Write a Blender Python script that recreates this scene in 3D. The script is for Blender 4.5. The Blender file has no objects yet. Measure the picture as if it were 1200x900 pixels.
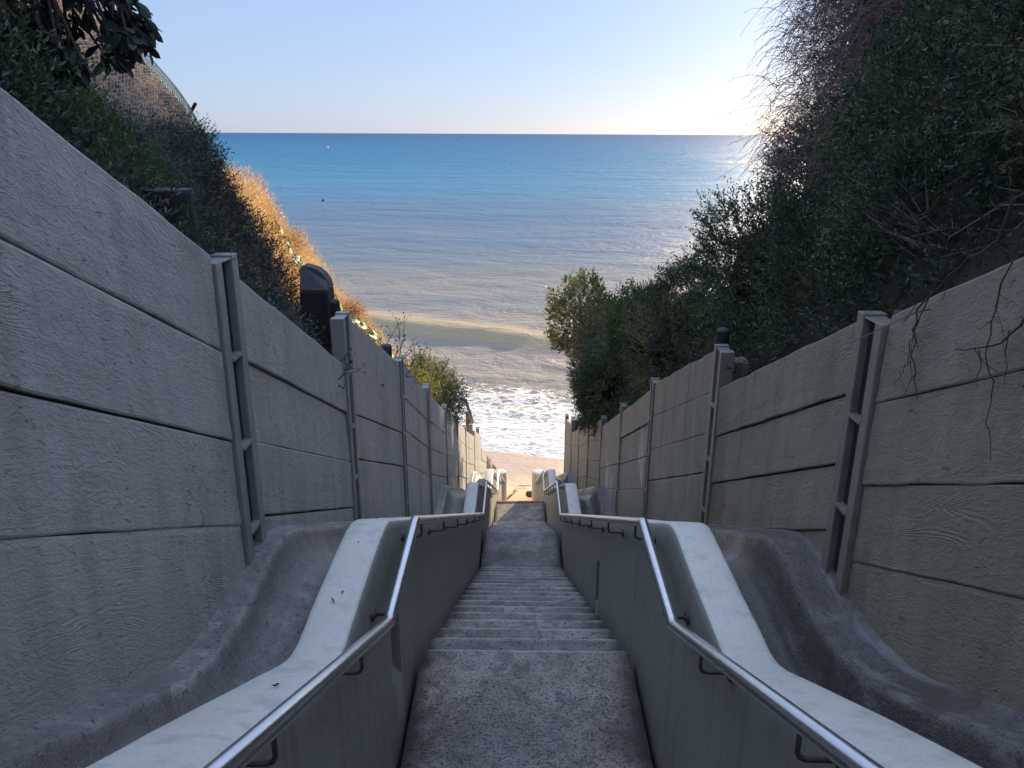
import bpy, math, random
import numpy as np

rng = np.random.default_rng(7)
random.seed(7)
C = bpy.context.scene.collection
scene = bpy.context.scene
R = math.radians

# ------------------------------------------------------------------ helpers
def make_mesh(name, verts, faces, mat=None, parent=None, smooth=False, tone=None):
    me = bpy.data.meshes.new(name)
    verts = np.asarray(verts, dtype=np.float32)
    if isinstance(faces, np.ndarray):
        n, k = faces.shape
        me.vertices.add(len(verts)); me.vertices.foreach_set('co', verts.ravel())
        me.loops.add(n * k); me.loops.foreach_set('vertex_index', faces.astype(np.int32).ravel())
        me.polygons.add(n); me.polygons.foreach_set('loop_start', np.arange(0, n * k, k, dtype=np.int32))
        me.update(calc_edges=True); me.validate()
    else:
        me.from_pydata([tuple(map(float, v)) for v in verts], [], faces)
        me.update()
    if smooth:
        me.polygons.foreach_set('use_smooth', np.ones(len(me.polygons), dtype=bool))
    if tone is not None and len(tone) == len(me.vertices):
        at = me.attributes.new('tone', 'FLOAT', 'POINT'); at.data.foreach_set('value', np.asarray(tone, dtype=np.float32))
    if mat: me.materials.append(mat)
    o = bpy.data.objects.new(name, me); C.objects.link(o)
    if parent: o.parent = parent
    return o

def tag(o, label=None, cat=None, group=None, kind=None):
    if label: o['label'] = label
    if cat: o['category'] = cat
    if group: o['group'] = group
    if kind: o['kind'] = kind
    return o

def empty(name, loc, label, cat, group=None):
    o = bpy.data.objects.new(name, None); C.objects.link(o); o.location = loc; o.empty_display_size = .2
    tag(o, label, cat, group); o['_l'] = 0; del o['_l']
    return o

class MB:
    """collects shapes given in world coordinates"""
    def __init__(s): s.v = []; s.f = []
    def add(s, v, f):
        b = len(s.v); s.v += [tuple(p) for p in v]; s.f += [tuple(i + b for i in q) for q in f]
    def box(s, x0, x1, y0, y1, z0, z1, zs=0.0):
        # zs: z drop at y1 relative to y0
        v = [(x0,y0,z0),(x1,y0,z0),(x1,y1,z0-zs),(x0,y1,z0-zs),(x0,y0,z1),(x1,y0,z1),(x1,y1,z1-zs),(x0,y1,z1-zs)]
        s.add(v, [(0,3,2,1),(4,5,6,7),(0,1,5,4),(1,2,6,5),(2,3,7,6),(3,0,4,7)])
    def tube(s, pts, r, n=10, cap=True):
        pts = [np.array(p, float) for p in pts]; m = len(pts)
        rs = r if hasattr(r, '__len__') else [r] * m
        T = []
        for i in range(m):
            a = pts[i] - pts[i-1] if i > 0 else pts[1] - pts[0]
            b = pts[i+1] - pts[i] if i < m - 1 else a
            a = a / (np.linalg.norm(a) + 1e-9); b = b / (np.linalg.norm(b) + 1e-9)
            t = a + b; T.append(t / (np.linalg.norm(t) + 1e-9))
        up = np.array([0, 0, 1.]) if abs(T[0][2]) < .9 else np.array([1., 0, 0])
        V = []; N = np.cross(T[0], up); N /= np.linalg.norm(N)
        for i in range(m):
            N = N - T[i] * (N @ T[i]); N /= np.linalg.norm(N) + 1e-9
            B = np.cross(T[i], N)
            for k in range(n):
                a = 2 * math.pi * k / n
                V.append(pts[i] + rs[i] * (math.cos(a) * N + math.sin(a) * B))
        F = []
        for i in range(m - 1):
            for k in range(n):
                F.append((i*n+k, i*n+(k+1)%n, (i+1)*n+(k+1)%n, (i+1)*n+k))
        if cap:
            F.append(tuple(range(n))[::-1]); F.append(tuple((m-1)*n + k for k in range(n)))
        s.add(V, F)
    def cyl(s, x, y, z0, z1, r, n=20, r1=None, tilt=(0,0)):
        s.tube([(x, y, z0), (x+tilt[0], y+tilt[1], z1)], [r, r1 or r], n)
    def grid(s, P):
        P = np.asarray(P); a, b = P.shape[:2]
        F = [(i*b+j, i*b+j+1, (i+1)*b+j+1, (i+1)*b+j) for i in range(a-1) for j in range(b-1)]
        s.add(P.reshape(-1, 3), F)
    def build(s, name, mat, parent=None, smooth=False, bevel=0, origin=None):
        o = make_mesh(name, s.v, s.f, mat, None, smooth)
        if parent is not None:
            o.parent = parent
            o.matrix_parent_inverse = parent.matrix_world.inverted() if False else __import__('mathutils').Matrix.Translation(parent.location).inverted()
        if bevel:
            m = o.modifiers.new('b', 'BEVEL'); m.width = bevel; m.segments = 2; m.limit_method = 'ANGLE'
        return o

def place(o, parent):
    import mathutils
    o.parent = parent; o.matrix_parent_inverse = mathutils.Matrix.Translation(parent.location).inverted()
    return o

def _h(ix, iy, iz, seed):
    n = (ix * 73856093) ^ (iy * 19349663) ^ (iz * 83492791) ^ (seed * 2654435761 & 0x7fffffff)
    n = n & 0xffffffff
    n = ((n ^ (n >> 13)) * 1274126177) & 0xffffffff
    n = n ^ (n >> 16)
    return (n & 0xffff) / 65535.0
def vnoise(p, seed=0):
    p = np.asarray(p, float); i = np.floor(p).astype(np.int64); f = p - i; f = f * f * (3 - 2 * f)
    r = 0
    for dx in (0, 1):
        for dy in (0, 1):
            for dz in (0, 1):
                w = (f[..., 0] if dx else 1 - f[..., 0]) * (f[..., 1] if dy else 1 - f[..., 1]) * (f[..., 2] if dz else 1 - f[..., 2])
                r = r + w * _h(i[..., 0] + dx, i[..., 1] + dy, i[..., 2] + dz, seed)
    return r * 2 - 1
def fbm(p, seed=0, o=4):
    p = np.asarray(p, float); r = 0; a = 1; t = 0
    for k in range(o):
        r = r + a * vnoise(p * 2 ** k + 17.3 * k, seed + k); t += a; a *= .5
    return r / t

# ------------------------------------------------------------------ materials
def newmat(name):
    m = bpy.data.materials.new(name); m.use_nodes = True
    nt = m.node_tree; nt.nodes.clear()
    out = nt.nodes.new('ShaderNodeOutputMaterial'); b = nt.nodes.new('ShaderNodeBsdfPrincipled')
    nt.links.new(b.outputs[0], out.inputs[0])
    return m, nt, b, out
class NB:
    def __init__(s, nt): s.nt = nt
    def n(s, t, **k):
        nd = s.nt.nodes.new('ShaderNode' + t)
        for a, v in k.items(): setattr(nd, a, v)
        return nd
    def l(s, a, b): s.nt.links.new(a, b)
    def coord(s): return s.n('TexCoord').outputs['Object']
    def mapping(s, src, scale=(1,1,1), rot=(0,0,0), loc=(0,0,0)):
        m = s.n('Mapping'); m.inputs['Scale'].default_value = scale; m.inputs['Rotation'].default_value = rot; m.inputs['Location'].default_value = loc
        s.l(src, m.inputs[0]); return m.outputs[0]
    def noise(s, src, scale, detail=4, rough=.55, dist=0):
        t = s.n('TexNoise'); t.inputs['Scale'].default_value = scale; t.inputs['Detail'].default_value = detail
        t.inputs['Roughness'].default_value = rough; t.inputs['Distortion'].default_value = dist
        s.l(src, t.inputs['Vector']); return t.outputs['Fac']
    def vor(s, src, scale, feat='F1'):
        t = s.n('TexVoronoi'); t.feature = feat; t.inputs['Scale'].default_value = scale; s.l(src, t.inputs['Vector']); return t.outputs['Distance']
    def ramp(s, src, stops, interp='LINEAR'):
        r = s.n('ValToRGB'); r.color_ramp.interpolation = interp
        e = r.color_ramp.elements
        while len(e) < len(stops): e.new(.5)
        for i, (p, c) in enumerate(stops):
            e[i].position = p; e[i].color = (c if hasattr(c, '__len__') else (c, c, c)) + ((1,) if not hasattr(c, '__len__') or len(c) == 3 else ()) if hasattr(c, '__len__') else (c, c, c, 1)
        s.l(src, r.inputs[0]); return r.outputs[0]
    def math(s, op, a, b=None, clamp=False):
        m = s.n('Math', operation=op); m.use_clamp = clamp
        for i, v in enumerate((a, b)):
            if v is None: continue
            if hasattr(v, 'links'): s.l(v, m.inputs[i])
            else: m.inputs[i].default_value = v
        return m.outputs[0]
    def mix(s, fac, a, b, mode='MIX'):
        m = s.n('Mix'); m.data_type = 'RGBA'; m.blend_type = mode
        for i, v in ((0, fac), (6, a), (7, b)):
            if hasattr(v, 'links'): s.l(v, m.inputs[i])
            elif i == 0: m.inputs[0].default_value = v
            else: m.inputs[i].default_value = tuple(v) + (1,) if len(v) == 3 else v
        return m.outputs[2]
    def bump(s, h, strength=.5, dist=.01, normal=None):
        b = s.n('Bump'); b.inputs['Strength'].default_value = strength; b.inputs['Distance'].default_value = dist
        s.l(h, b.inputs['Height'])
        if normal is not None: s.l(normal, b.inputs['Normal'])
        return b.outputs[0]
    def xyz(s, src):
        t = s.n('SeparateXYZ'); s.l(src, t.inputs[0]); return t.outputs
    def comb(s, x, y, z):
        t = s.n('CombineXYZ')
        for i, v in enumerate((x, y, z)):
            if hasattr(v, 'links'): s.l(v, t.inputs[i])
            else: t.inputs[i].default_value = v
        return t.outputs[0]

def mat_board_concrete(name, base, warm, drips=0.0):
    m, nt, b, out = newmat(name); q = NB(nt); co = q.coord(); x, y, z = q.xyz(co)
    zz = q.math('ADD', z, q.math('MULTIPLY', y, .5))
    pc = q.comb(x, y, zz)
    # cathedral wood grain pressed in the concrete: contour lines of a stretched noise
    n1 = q.noise(q.mapping(pc, (1, .8, 3.4)), 1.5, 2.5, .45, .25)
    g = q.math('SINE', q.math('MULTIPLY', n1, 260))
    g2 = q.math('MULTIPLY', q.math('ADD', g, 1), .5)
    gmask = q.ramp(q.noise(q.mapping(pc, (1, .9, 1.8)), 2.4, 3), [(.56, 0.0), (.66, 1.0)])
    fine = q.noise(q.mapping(pc, (1, 7, 60)), 2.2, 4, .65)
    flake = q.ramp(q.noise(q.mapping(pc, (1, 1, 2.0)), 34, 3, .62, .8), [(.47, 0.0), (.55, 1.0)])
    fl2 = q.ramp(q.noise(q.mapping(pc, (1, .8, 1.5)), 9, 5, .72, 1.0), [(.49, 0.0), (.52, 1.0)])
    h = q.math('ADD', q.math('MULTIPLY', q.math('MULTIPLY', g2, gmask), .17), q.math('MULTIPLY', fine, .14))
    chip = q.ramp(q.noise(q.mapping(pc, (1, 1.0, 1.6)), 21, 3, .5, .4), [(.63, 0.0), (.66, 1.0)])
    chm = q.ramp(q.noise(co, 2.6, 3), [(.45, 0.0), (.6, 1.0)])
    chip = q.math('MULTIPLY', chip, chm)
    h = q.math('ADD', h, q.math('MULTIPLY', flake, .12)); h = q.math('ADD', h, q.math('MULTIPLY', fl2, .12)); h = q.math('SUBTRACT', h, q.math('MULTIPLY', chip, .5))
    h = q.math('ADD', h, q.math('MULTIPLY', q.noise(co, 90, 2, .6), .16))
    # small holes
    vh = q.ramp(q.vor(q.mapping(pc, (1, .8, 1.1)), 3.1), [(.0, 0.0), (.045, 1.0)])
    h = q.math('ADD', h, q.math('MULTIPLY', vh, .9))
    big = q.noise(co, 1.4, 5, .6); med = q.noise(q.mapping(co, (1, 2.5, .6)), 3.2, 5, .65)
    c = q.mix(q.ramp(big, [(.35, 0.0), (.65, 1.0)]), base, warm)
    c = q.mix(q.ramp(med, [(.42, 0.0), (.75, .55)]), c, tuple(k * .66 for k in base))
    c = q.mix(q.math('MULTIPLY', q.ramp(fine, [(.3, 1.0), (.5, 0.0)]), .35), c, tuple(k * .55 for k in base))
    c = q.mix(q.math('MULTIPLY', chip, .45), c, tuple(k * .4 for k in base))
    c = q.mix(q.math('MULTIPLY', q.ramp(q.noise(q.mapping(co, (1, .5, .35)), 1.1, 4, .6), [(.5, 0.0), (.62, 1.0)]), .35), c, (base[0] * .62, base[1] * .70, base[2] * .66))
    if drips:
        d = q.noise(q.mapping(co, (1, 7.5, .45)), 1.6, 4, .6)
        lo = q.ramp(q.noise(q.mapping(co, (1, .5, .5)), .9, 2), [(.46, 0.0), (.62, 1.0)])
        c = q.mix(q.math('MULTIPLY', q.ramp(d, [(.56, 0.0), (.68, drips)]), lo), c, (.085, .062, .045))
        c = q.mix(q.math('MULTIPLY', q.ramp(d, [(.26, drips), (.36, 0.0)]), lo), c, (.50, .47, .42))
    if drips > .5:      # rust runs and lime streaks below three joints
        def box(yc, yw, zc, zw):
            a = q.math('DIVIDE', q.math('ABSOLUTE', q.math('SUBTRACT', y, yc)), yw); b2 = q.math('DIVIDE', q.math('ABSOLUTE', q.math('SUBTRACT', z, zc)), zw)
            return q.ramp(q.math('MAXIMUM', a, b2), [(.55, 1.0), (1.0, 0.0)])
        run = q.noise(q.mapping(co, (1, 9, .8)), 2.2, 4, .65); bl = q.noise(co, 14, 4, .7)
        for bx, col in (((4.42, .36, -2.42, .36), (.20, .085, .04)), ((7.25, .30, -3.25, .35), (.17, .075, .04)), ((6.95, .35, -3.45, .4), (.10, .065, .045)), ((3.6, .9, -2.35, .14), (.16, .09, .05))):
            c = q.mix(q.math('MULTIPLY', box(*bx), q.ramp(q.math('ADD', q.math('MULTIPLY', run, .6), q.math('MULTIPLY', bl, .4)), [(.46, 0.0), (.58, .8)])), c, col)
        for bx in ((10.1, .55, -4.75, .32), (7.55, .22, -3.28, .36)):
            c = q.mix(q.math('MULTIPLY', box(*bx), q.ramp(run, [(.48, 0.0), (.56, .9)])), c, (.68, .65, .58))
    ws = q.noise(q.mapping(co, (1, 1.6, .28)), 1.5, 6, .68, .4)
    c = q.mix(q.ramp(ws, [(.50, 0.0), (.66, .50)]), c, (base[0] * .50, base[1] * .50, base[2] * .46))
    c = q.mix(q.ramp(ws, [(.30, .35), (.40, 0.0)]), c, (base[0] * 1.25, base[1] * 1.22, base[2] * 1.2))
    q.l(c, b.inputs['Base Color'])
    b.inputs['Roughness'].default_value = .62; b.inputs['Specular IOR Level'].default_value = .35
    q.l(q.bump(h, 1.0, .009), b.inputs['Normal'])
    return m

def mat_smooth_concrete(name, base, var=.25, rough=.6, stain=None, bump=.35, streak=None):
    m, nt, b, out = newmat(name); q = NB(nt); co = q.coord()
    n = q.noise(co, 2.3, 6, .62); n2 = q.noise(co, 26, 5, .6); n3 = q.noise(q.mapping(co, (3, .7, .7)), 3, 5, .6)
    c = q.mix(q.ramp(n, [(.35, 0.0), (.7, 1.0)]), base, tuple(k * (1 - var) for k in base))
    c = q.mix(q.ramp(n2, [(.55, 0.0), (.75, .3)]), c, tuple(k * .6 for k in base))
    sp = q.ramp(q.vor(co, 9), [(.0, 1.0), (.03, 0.0)])
    c = q.mix(q.math('MULTIPLY', sp, .5), c, tuple(k * .4 for k in base))
    gr = q.noise(co, 140, 3, .6)
    c = q.mix(q.math('MULTIPLY', q.ramp(gr, [(.52, 0.0), (.66, 1.0)]), .28), c, tuple(k * .45 for k in base))
    vs = q.noise(q.mapping(co, (4, 4, .35)), 3.0, 5, .6)
    c = q.mix(q.math('MULTIPLY', q.ramp(vs, [(.52, 0.0), (.66, 1.0)]), .42), c, tuple(k * .5 for k in base))
    if stain:
        c = q.mix(q.ramp(q.noise(co, 1.7, 5, .65, .6), [(.47, 0.0), (.60, .95)]), c, stain)
    if name.startswith(('trowelled', 'wet')):
        bt = q.noise(co, 8, 6, .72, .5)
        c = q.mix(q.ramp(bt, [(.46, .55), (.52, 0.0)]), c, tuple(k * .5 for k in base))
        c = q.mix(q.ramp(bt, [(.58, 0.0), (.64, .45)]), c, tuple(min(1, k * 1.5) for k in base))
        gritd = q.ramp(q.noise(co, 48, 3, .6), [(.36, .9), (.41, 0.0)])
        c = q.mix(gritd, c, tuple(k * .25 for k in base))
        at = q.n('Attribute'); at.attribute_name = 'tone'
        c = q.mix(q.math('MULTIPLY', at.outputs['Fac'], q.ramp(n, [(.35, .75), (.65, .25)])), c, tuple(k * (.30 if streak else .5) for k in base))
    if streak:
        c = q.mix(q.ramp(q.noise(q.mapping(co, (7, .9, .9)), 1.6, 5, .7, .5), [(.56, 0.0), (.66, .8)]), c, streak)
    q.l(c, b.inputs['Base Color']); b.inputs['Roughness'].default_value = rough
    if streak:
        q.l(q.ramp(n3, [(.35, .22), (.6, rough)]), b.inputs['Roughness'])
    b.inputs['Specular IOR Level'].default_value = .35
    h = q.math('ADD', q.math('MULTIPLY', n2, .6), q.math('MULTIPLY', q.noise(co, 90, 3), .25))
    po = q.ramp(q.vor(co, 26), [(.0, 0.0), (.10, 1.0)])
    h = q.math('ADD', h, q.math('MULTIPLY', n, .5)); h = q.math('ADD', h, q.math('MULTIPLY', po, .5)); h = q.math('ADD', h, q.math('MULTIPLY', gr, .45))
    q.l(q.bump(h, min(1, bump * 1.5), .010), b.inputs['Normal'])
    return m

def mat_step():
    m, nt, b, out = newmat('pitted_step_concrete'); q = NB(nt); co = q.coord()
    n = q.noise(co, 3.0, 6, .65); fine = q.noise(co, 60, 4, .6)
    c = q.mix(q.ramp(n, [(.35, 0.0), (.65, 1.0)]), (.37, .325, .285), (.21, .188, .17))
    pat = q.ramp(q.noise(q.mapping(co, (1, 1, 1), loc=(3, 1, 0)), 1.3, 4, .6), [(.44, 0.0), (.58, 1.0)])
    c = q.mix(q.math('MULTIPLY', pat, .6), c, (.12, .118, .11))
    c = q.mix(q.ramp(q.noise(co, 11, 5, .7), [(.42, .6), (.50, 0.0)]), c, (.10, .098, .095))
    pits = q.noise(q.mapping(co, (1, 1.5, 1)), 44, 2, .5, .0)
    pm = q.ramp(pits, [(.35, 1.0), (.385, 0.0)])
    p2 = q.ramp(q.noise(co, 95, 2, .5), [(.35, .8), (.42, 0.0)])
    pm = q.math('MAXIMUM', pm, p2)
    c = q.mix(q.math('MULTIPLY', pm, .85), c, (.035, .035, .037))
    # grime collected along both walls
    x, y, z = q.xyz(co)
    e = q.math('ABSOLUTE', q.math('SUBTRACT', x, .05))
    e = q.math('ADD', e, q.math('MULTIPLY', q.math('SUBTRACT', n, .5), .5))
    c = q.mix(q.ramp(e, [(.47, 0.0), (.62, .85)]), c, (.055, .055, .055))
    q.l(c, b.inputs['Base Color'])
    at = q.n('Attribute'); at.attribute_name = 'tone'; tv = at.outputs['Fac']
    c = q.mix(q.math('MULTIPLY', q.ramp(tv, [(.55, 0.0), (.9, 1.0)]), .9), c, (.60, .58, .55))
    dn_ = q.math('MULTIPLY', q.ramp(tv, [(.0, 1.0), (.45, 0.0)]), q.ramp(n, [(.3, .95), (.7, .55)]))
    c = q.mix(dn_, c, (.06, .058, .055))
    q.l(c, b.inputs['Base Color'])
    q.l(q.ramp(n, [(.4, .32), (.62, .62)]), b.inputs['Roughness'])
    b.inputs['Specular IOR Level'].default_value = .45
    h = q.math('SUBTRACT', q.math('MULTIPLY', fine, .5), q.math('MULTIPLY', pm, .9))
    h = q.math('ADD', h, q.math('MULTIPLY', q.noise(co, 16, 5, .6), .9))
    q.l(q.bump(h, .75, .007), b.inputs['Normal'])
    return m

def mat_simple(name, col, rough=.6, metal=0, bump=0, bscale=40, var=.2, spec=.4):
    m, nt, b, out = newmat(name); q = NB(nt); co = q.coord()
    n = q.noise(co, bscale * .15, 5, .6)
    q.l(q.mix(q.ramp(n, [(.3, 0.0), (.7, 1.0)]), tuple(k * (1 - var) for k in col), tuple(k * (1 + var * .5) for k in col)), b.inputs['Base Color'])
    b.inputs['Roughness'].default_value = rough; b.inputs['Metallic'].default_value = metal; b.inputs['Specular IOR Level'].default_value = spec
    if bump: q.l(q.bump(q.noise(co, bscale, 4), bump, .01), b.inputs['Normal'])
    return m

def mat_leaf(name, stops, trans=.3, rough=.5):
    m, nt, b, out = newmat(name); q = NB(nt)
    a = q.n('Attribute'); a.attribute_name = 'tone'
    c = q.ramp(a.outputs['Fac'], stops)
    q.l(c, b.inputs['Base Color']); b.inputs['Roughness'].default_value = rough; b.inputs['Specular IOR Level'].default_value = .3
    if trans:
        t = q.n('BsdfTranslucent'); q.l(c, t.inputs[0])
        mx = q.n('MixShader'); mx.inputs[0].default_value = trans
        q.l(b.outputs[0], mx.inputs[1]); q.l(t.outputs[0], mx.inputs[2]); q.l(mx.outputs[0], out.inputs[0])
    return m

M = {}
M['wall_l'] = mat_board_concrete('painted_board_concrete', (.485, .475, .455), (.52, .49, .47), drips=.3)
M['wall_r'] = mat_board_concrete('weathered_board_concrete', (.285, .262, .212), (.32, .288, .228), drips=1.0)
M['parapet'] = mat_smooth_concrete('painted_parapet', (.33, .33, .305), .16, .5, bump=.30)
M['coping'] = mat_smooth_concrete('pale_coping', (.72, .715, .68), .14, .5, bump=.25)  # paler than the sides, used on the up-facing faces
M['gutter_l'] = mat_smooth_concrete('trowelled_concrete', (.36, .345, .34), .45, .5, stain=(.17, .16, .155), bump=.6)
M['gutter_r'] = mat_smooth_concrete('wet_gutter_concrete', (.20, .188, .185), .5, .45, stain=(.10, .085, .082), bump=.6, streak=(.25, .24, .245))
M['step'] = mat_step()
M['steel_paint'] = mat_simple('painted_post_steel', (.27, .275, .28), .45, 0, .15, 60, .2)
M['steel_paint_r'] = mat_simple('painted_post_steel_warm', (.225, .215, .19), .45, 0, .15, 60, .25)
M['web'] = mat_simple('shaded_post_recess', (.035, .037, .042), .7, 0, .2, 40, .3)  # post paint darkened to stand in for shade in the slot, plus dark rust
M['rail'] = mat_simple('brushed_steel', (.62, .62, .64), .27, 1.0, .05, 120, .08)
M['bracket'] = mat_simple('dull_bracket_steel', (.10, .10, .11), .5, .6, .1, 60, .2)
M['red'] = mat_simple('worn_red_paint', (.30, .10, .09), .6, 0, .2, 50, .3)
M['timber'] = mat_simple('dark_tarred_timber', (.028, .028, .033), .75, 0, .6, 45, .4)
M['timber_top'] = mat_simple('grey_cut_timber', (.085, .085, .095), .8, 0, .5, 60, .3)
M['timber_pale'] = mat_simple('weathered_grey_timber', (.20, .185, .15), .8, 0, .5, 60, .3)
M['soil'] = mat_simple('dark_soil', (.055, .045, .038), .95, 0, .8, 12, .4, .1)
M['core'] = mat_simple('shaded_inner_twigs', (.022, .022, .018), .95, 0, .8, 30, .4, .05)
M['bank'] = mat_simple('leaf_strewn_bank', (.035, .034, .026), .95, 0, 1.0, 14, .4, .05)
M['brown_rock'] = mat_simple('crumbly_brown_bluff', (.27, .18, .145), .95, 0, 1.0, 22, .7, .1)
def rock_mat(name, a_, b_, c_):
    m, nt, bs, out = newmat(name); q = NB(nt); co = q.coord()
    n1 = q.noise(q.mapping(co, (1, 1, .5)), 5, 7, .7, .6); n2 = q.noise(co, 26, 5, .65)
    c = q.mix(q.ramp(n1, [(.38, 0.0), (.58, 1.0)]), a_, b_); c = q.mix(q.ramp(n2, [(.44, .8), (.54, 0.0)]), c, c_)
    q.l(c, bs.inputs['Base Color']); bs.inputs['Roughness'].default_value = .95; bs.inputs['Specular IOR Level'].default_value = .1
    q.l(q.bump(q.math('ADD', n1, q.math('MULTIPLY', n2, .5)), 1.0, .05), bs.inputs['Normal']); return m
M['brown_rock'] = rock_mat('crumbly_brown_bluff_rock', (.36, .25, .205), (.20, .135, .115), (.07, .055, .05))
M['tan_rock'] = mat_simple('sunlit_tan_bluff', (.40, .27, .14), .95, 0, 1.0, 5, .4, .1)
M['boulder'] = mat_simple('pale_boulder_stone', (.42, .32, .26), .85, 0, .8, 9, .3, .2)
M['plaster'] = mat_simple('cream_painted_render', (.74, .68, .54), .7, 0, .3, 30, .12)
M['net'] = mat_simple('teal_netting_plastic', (.06, .15, .16), .6, 0, 0, 10, .4)
M['net_green'] = mat_simple('green_netting_plastic', (.12, .36, .24), .6, 0, .6, 30, .3)
M['twig'] = mat_simple('dark_twig_bark', (.075, .058, .05), .85, 0, .3, 60, .3, .2)
M['twig_pale'] = mat_simple('grey_twig_bark', (.17, .14, .125), .85, 0, .3, 60, .3, .2)
M['twig_mauve'] = mat_simple('dry_mauve_twigs', (.24, .17, .17), .85, 0, 0, 60, .35, .2)
M['pvc'] = mat_simple('white_pipe_plastic', (.55, .53, .50), .5, 0, 0, 10, .1)
M['stone'] = mat_simple('dark_beach_stone', (.06, .05, .045), .8, 0, .5, 20, .3)
M['drift'] = mat_simple('grey_driftwood', (.26, .20, .15), .85, 0, .5, 60, .3)
M['sail'] = mat_simple('reddish_sailcloth', (.45, .22, .20), .8)
M['hull'] = mat_simple('white_hull_paint', (.75, .75, .75), .4)
M['buoy'] = mat_simple('white_buoy_plastic', (.8, .8, .8), .4)
M['bird'] = mat_simple('dark_bird_plumage', (.05, .05, .06), .8)
G = lambda r, g, b: (r, g, b)
M['leaf_dark'] = mat_leaf('dark_evergreen_leaf', [(0, G(.020, .038, .026)), (.5, G(.045, .078, .048)), (.75, G(.085, .125, .07)), (1, G(.20, .24, .12))], .25)
M['leaf_grey'] = mat_leaf('grey_green_saltbush_leaf', [(0, G(.024, .034, .034)), (.5, G(.070, .090, .080)), (1, G(.17, .20, .16))], .2)
M['leaf_green'] = mat_leaf('fresh_green_leaf', [(0, G(.022, .050, .024)), (.5, G(.060, .110, .045)), (1, G(.19, .24, .09))], .3)
M['leaf_olive'] = mat_leaf('olive_scrub_leaf', [(0, G(.040, .050, .024)), (.5, G(.10, .12, .055)), (.85, G(.22, .21, .10)), (1, G(.34, .25, .16))], .35)
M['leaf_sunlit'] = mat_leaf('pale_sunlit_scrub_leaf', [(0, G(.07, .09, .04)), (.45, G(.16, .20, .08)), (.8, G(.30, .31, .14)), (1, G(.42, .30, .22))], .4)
M['leaf_purple'] = mat_leaf('dry_mauve_scrub_leaf', [(0, G(.045, .034, .036)), (.6, G(.12, .09, .088)), (1, G(.20, .16, .14))], .25)
M['leaf_branch'] = mat_leaf('leathery_tree_leaf', [(0, G(.012, .020, .018)), (.7, G(.028, .042, .034)), (.97, G(.06, .075, .06)), (1, G(.12, .13, .11))], .08, .4)
M['dry'] = mat_leaf('dry_golden_grass', [(0, G(.30, .18, .09)), (.4, G(.60, .37, .15)), (.8, G(.74, .50, .22)), (1, G(.40, .38, .16))], .35)
M['dry_pink'] = mat_leaf('dry_russet_twigs', [(0, G(.30, .16, .11)), (.5, G(.50, .28, .18)), (1, G(.62, .42, .28))], .3)
M['dry_yellow'] = mat_leaf('yellow_green_scrub_leaf', [(0, G(.08, .10, .02)), (.5, G(.22, .22, .05)), (1, G(.42, .36, .10))], .35)

# ------------------------------------------------------------------ layout (metres; eye of the photographer at the origin, +Y to the sea)
XC = .05                                   # centre line of the stairway
XL, XR = -1.15, 1.30                       # faces of the two retaining walls
SEA = -13.8
COP = np.array([(-4.5, 1.95), (2.13, -1.66), (3.10, -1.66), (9.37, -4.93), (10.4, -4.93), (15.55, -7.52), (16.6, -7.52), (24.0, -11.15)])
def cz(y, s=.06):
    y = np.asarray(y, float)
    return sum(np.interp(y + d * s, COP[:, 0], COP[:, 1]) for d in (-1.5, -1, -.5, 0, .5, 1, 1.5)) / 7

# ------------------------------------------------------------------ stairs
stairs = empty('staircase', (XC, 2.5, -2.84), 'long straight concrete staircase with landings running down between two parapets to the beach', 'staircase')
def slab(y0, y1, z, rise, name, seed, nx=36):
    """one step: riser below its front (seaward) nosing at y1, tread from y0 to y1"""
    hw = .60
    run = y1 - y0; nt = max(5, int(run / .035))
    prof = [(y0 - .02, z)] + [(y0 + (run - .025) * k / nt, z) for k in range(1, nt + 1)]
    prof += [(y1 - .010, z - .003), (y1 - .001, z - .013), (y1, z - .03)]
    prof += [(y1 - .004 * k, z - .03 - (rise - .03) * k / 4) for k in range(1, 5)] + [(y1 - .02, z - rise - .06)]
    prof = np.array(prof); xs = np.linspace(-hw, hw, nx)
    P = np.zeros((len(prof), nx, 3)); P[..., 0] = XC + xs[None]; P[..., 1] = prof[:, 0][:, None]; P[..., 2] = prof[:, 1][:, None]
    n = fbm(P * 5 + seed, 3, 3); n2 = fbm(P * 22, 5, 3)
    P[..., 2] += n * .003 + n2 * .0025
    P[..., 1] += (fbm(P * np.array([4, 0, 0]) + seed * 3.1, 9, 3) * .010 + n2 * .004)
    edge = np.clip((np.abs(xs) - (hw - .035)) / .035, 0, 1)
    P[..., 2] -= (edge ** 2)[None] * .02
    b = MB(); b.grid(P)
    # side skirts and underside
    for col, sgn in ((0, -1), (nx - 1, 1)):
        top = P[:, col]; bot = top.copy(); bot[:, 2] = z - rise - .09; bot[:, 0] += sgn * .001
        b.grid(np.stack([top, bot], 0))
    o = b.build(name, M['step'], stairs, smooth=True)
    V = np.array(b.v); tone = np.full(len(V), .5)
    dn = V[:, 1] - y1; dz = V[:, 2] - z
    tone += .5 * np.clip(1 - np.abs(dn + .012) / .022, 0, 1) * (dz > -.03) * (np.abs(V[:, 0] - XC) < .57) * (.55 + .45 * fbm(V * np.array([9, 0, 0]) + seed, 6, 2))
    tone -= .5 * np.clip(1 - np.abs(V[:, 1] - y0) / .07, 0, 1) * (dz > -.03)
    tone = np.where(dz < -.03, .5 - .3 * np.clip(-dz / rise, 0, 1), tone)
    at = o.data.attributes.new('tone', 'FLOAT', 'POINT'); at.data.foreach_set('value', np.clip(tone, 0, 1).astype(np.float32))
    return o
SEG = []
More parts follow.
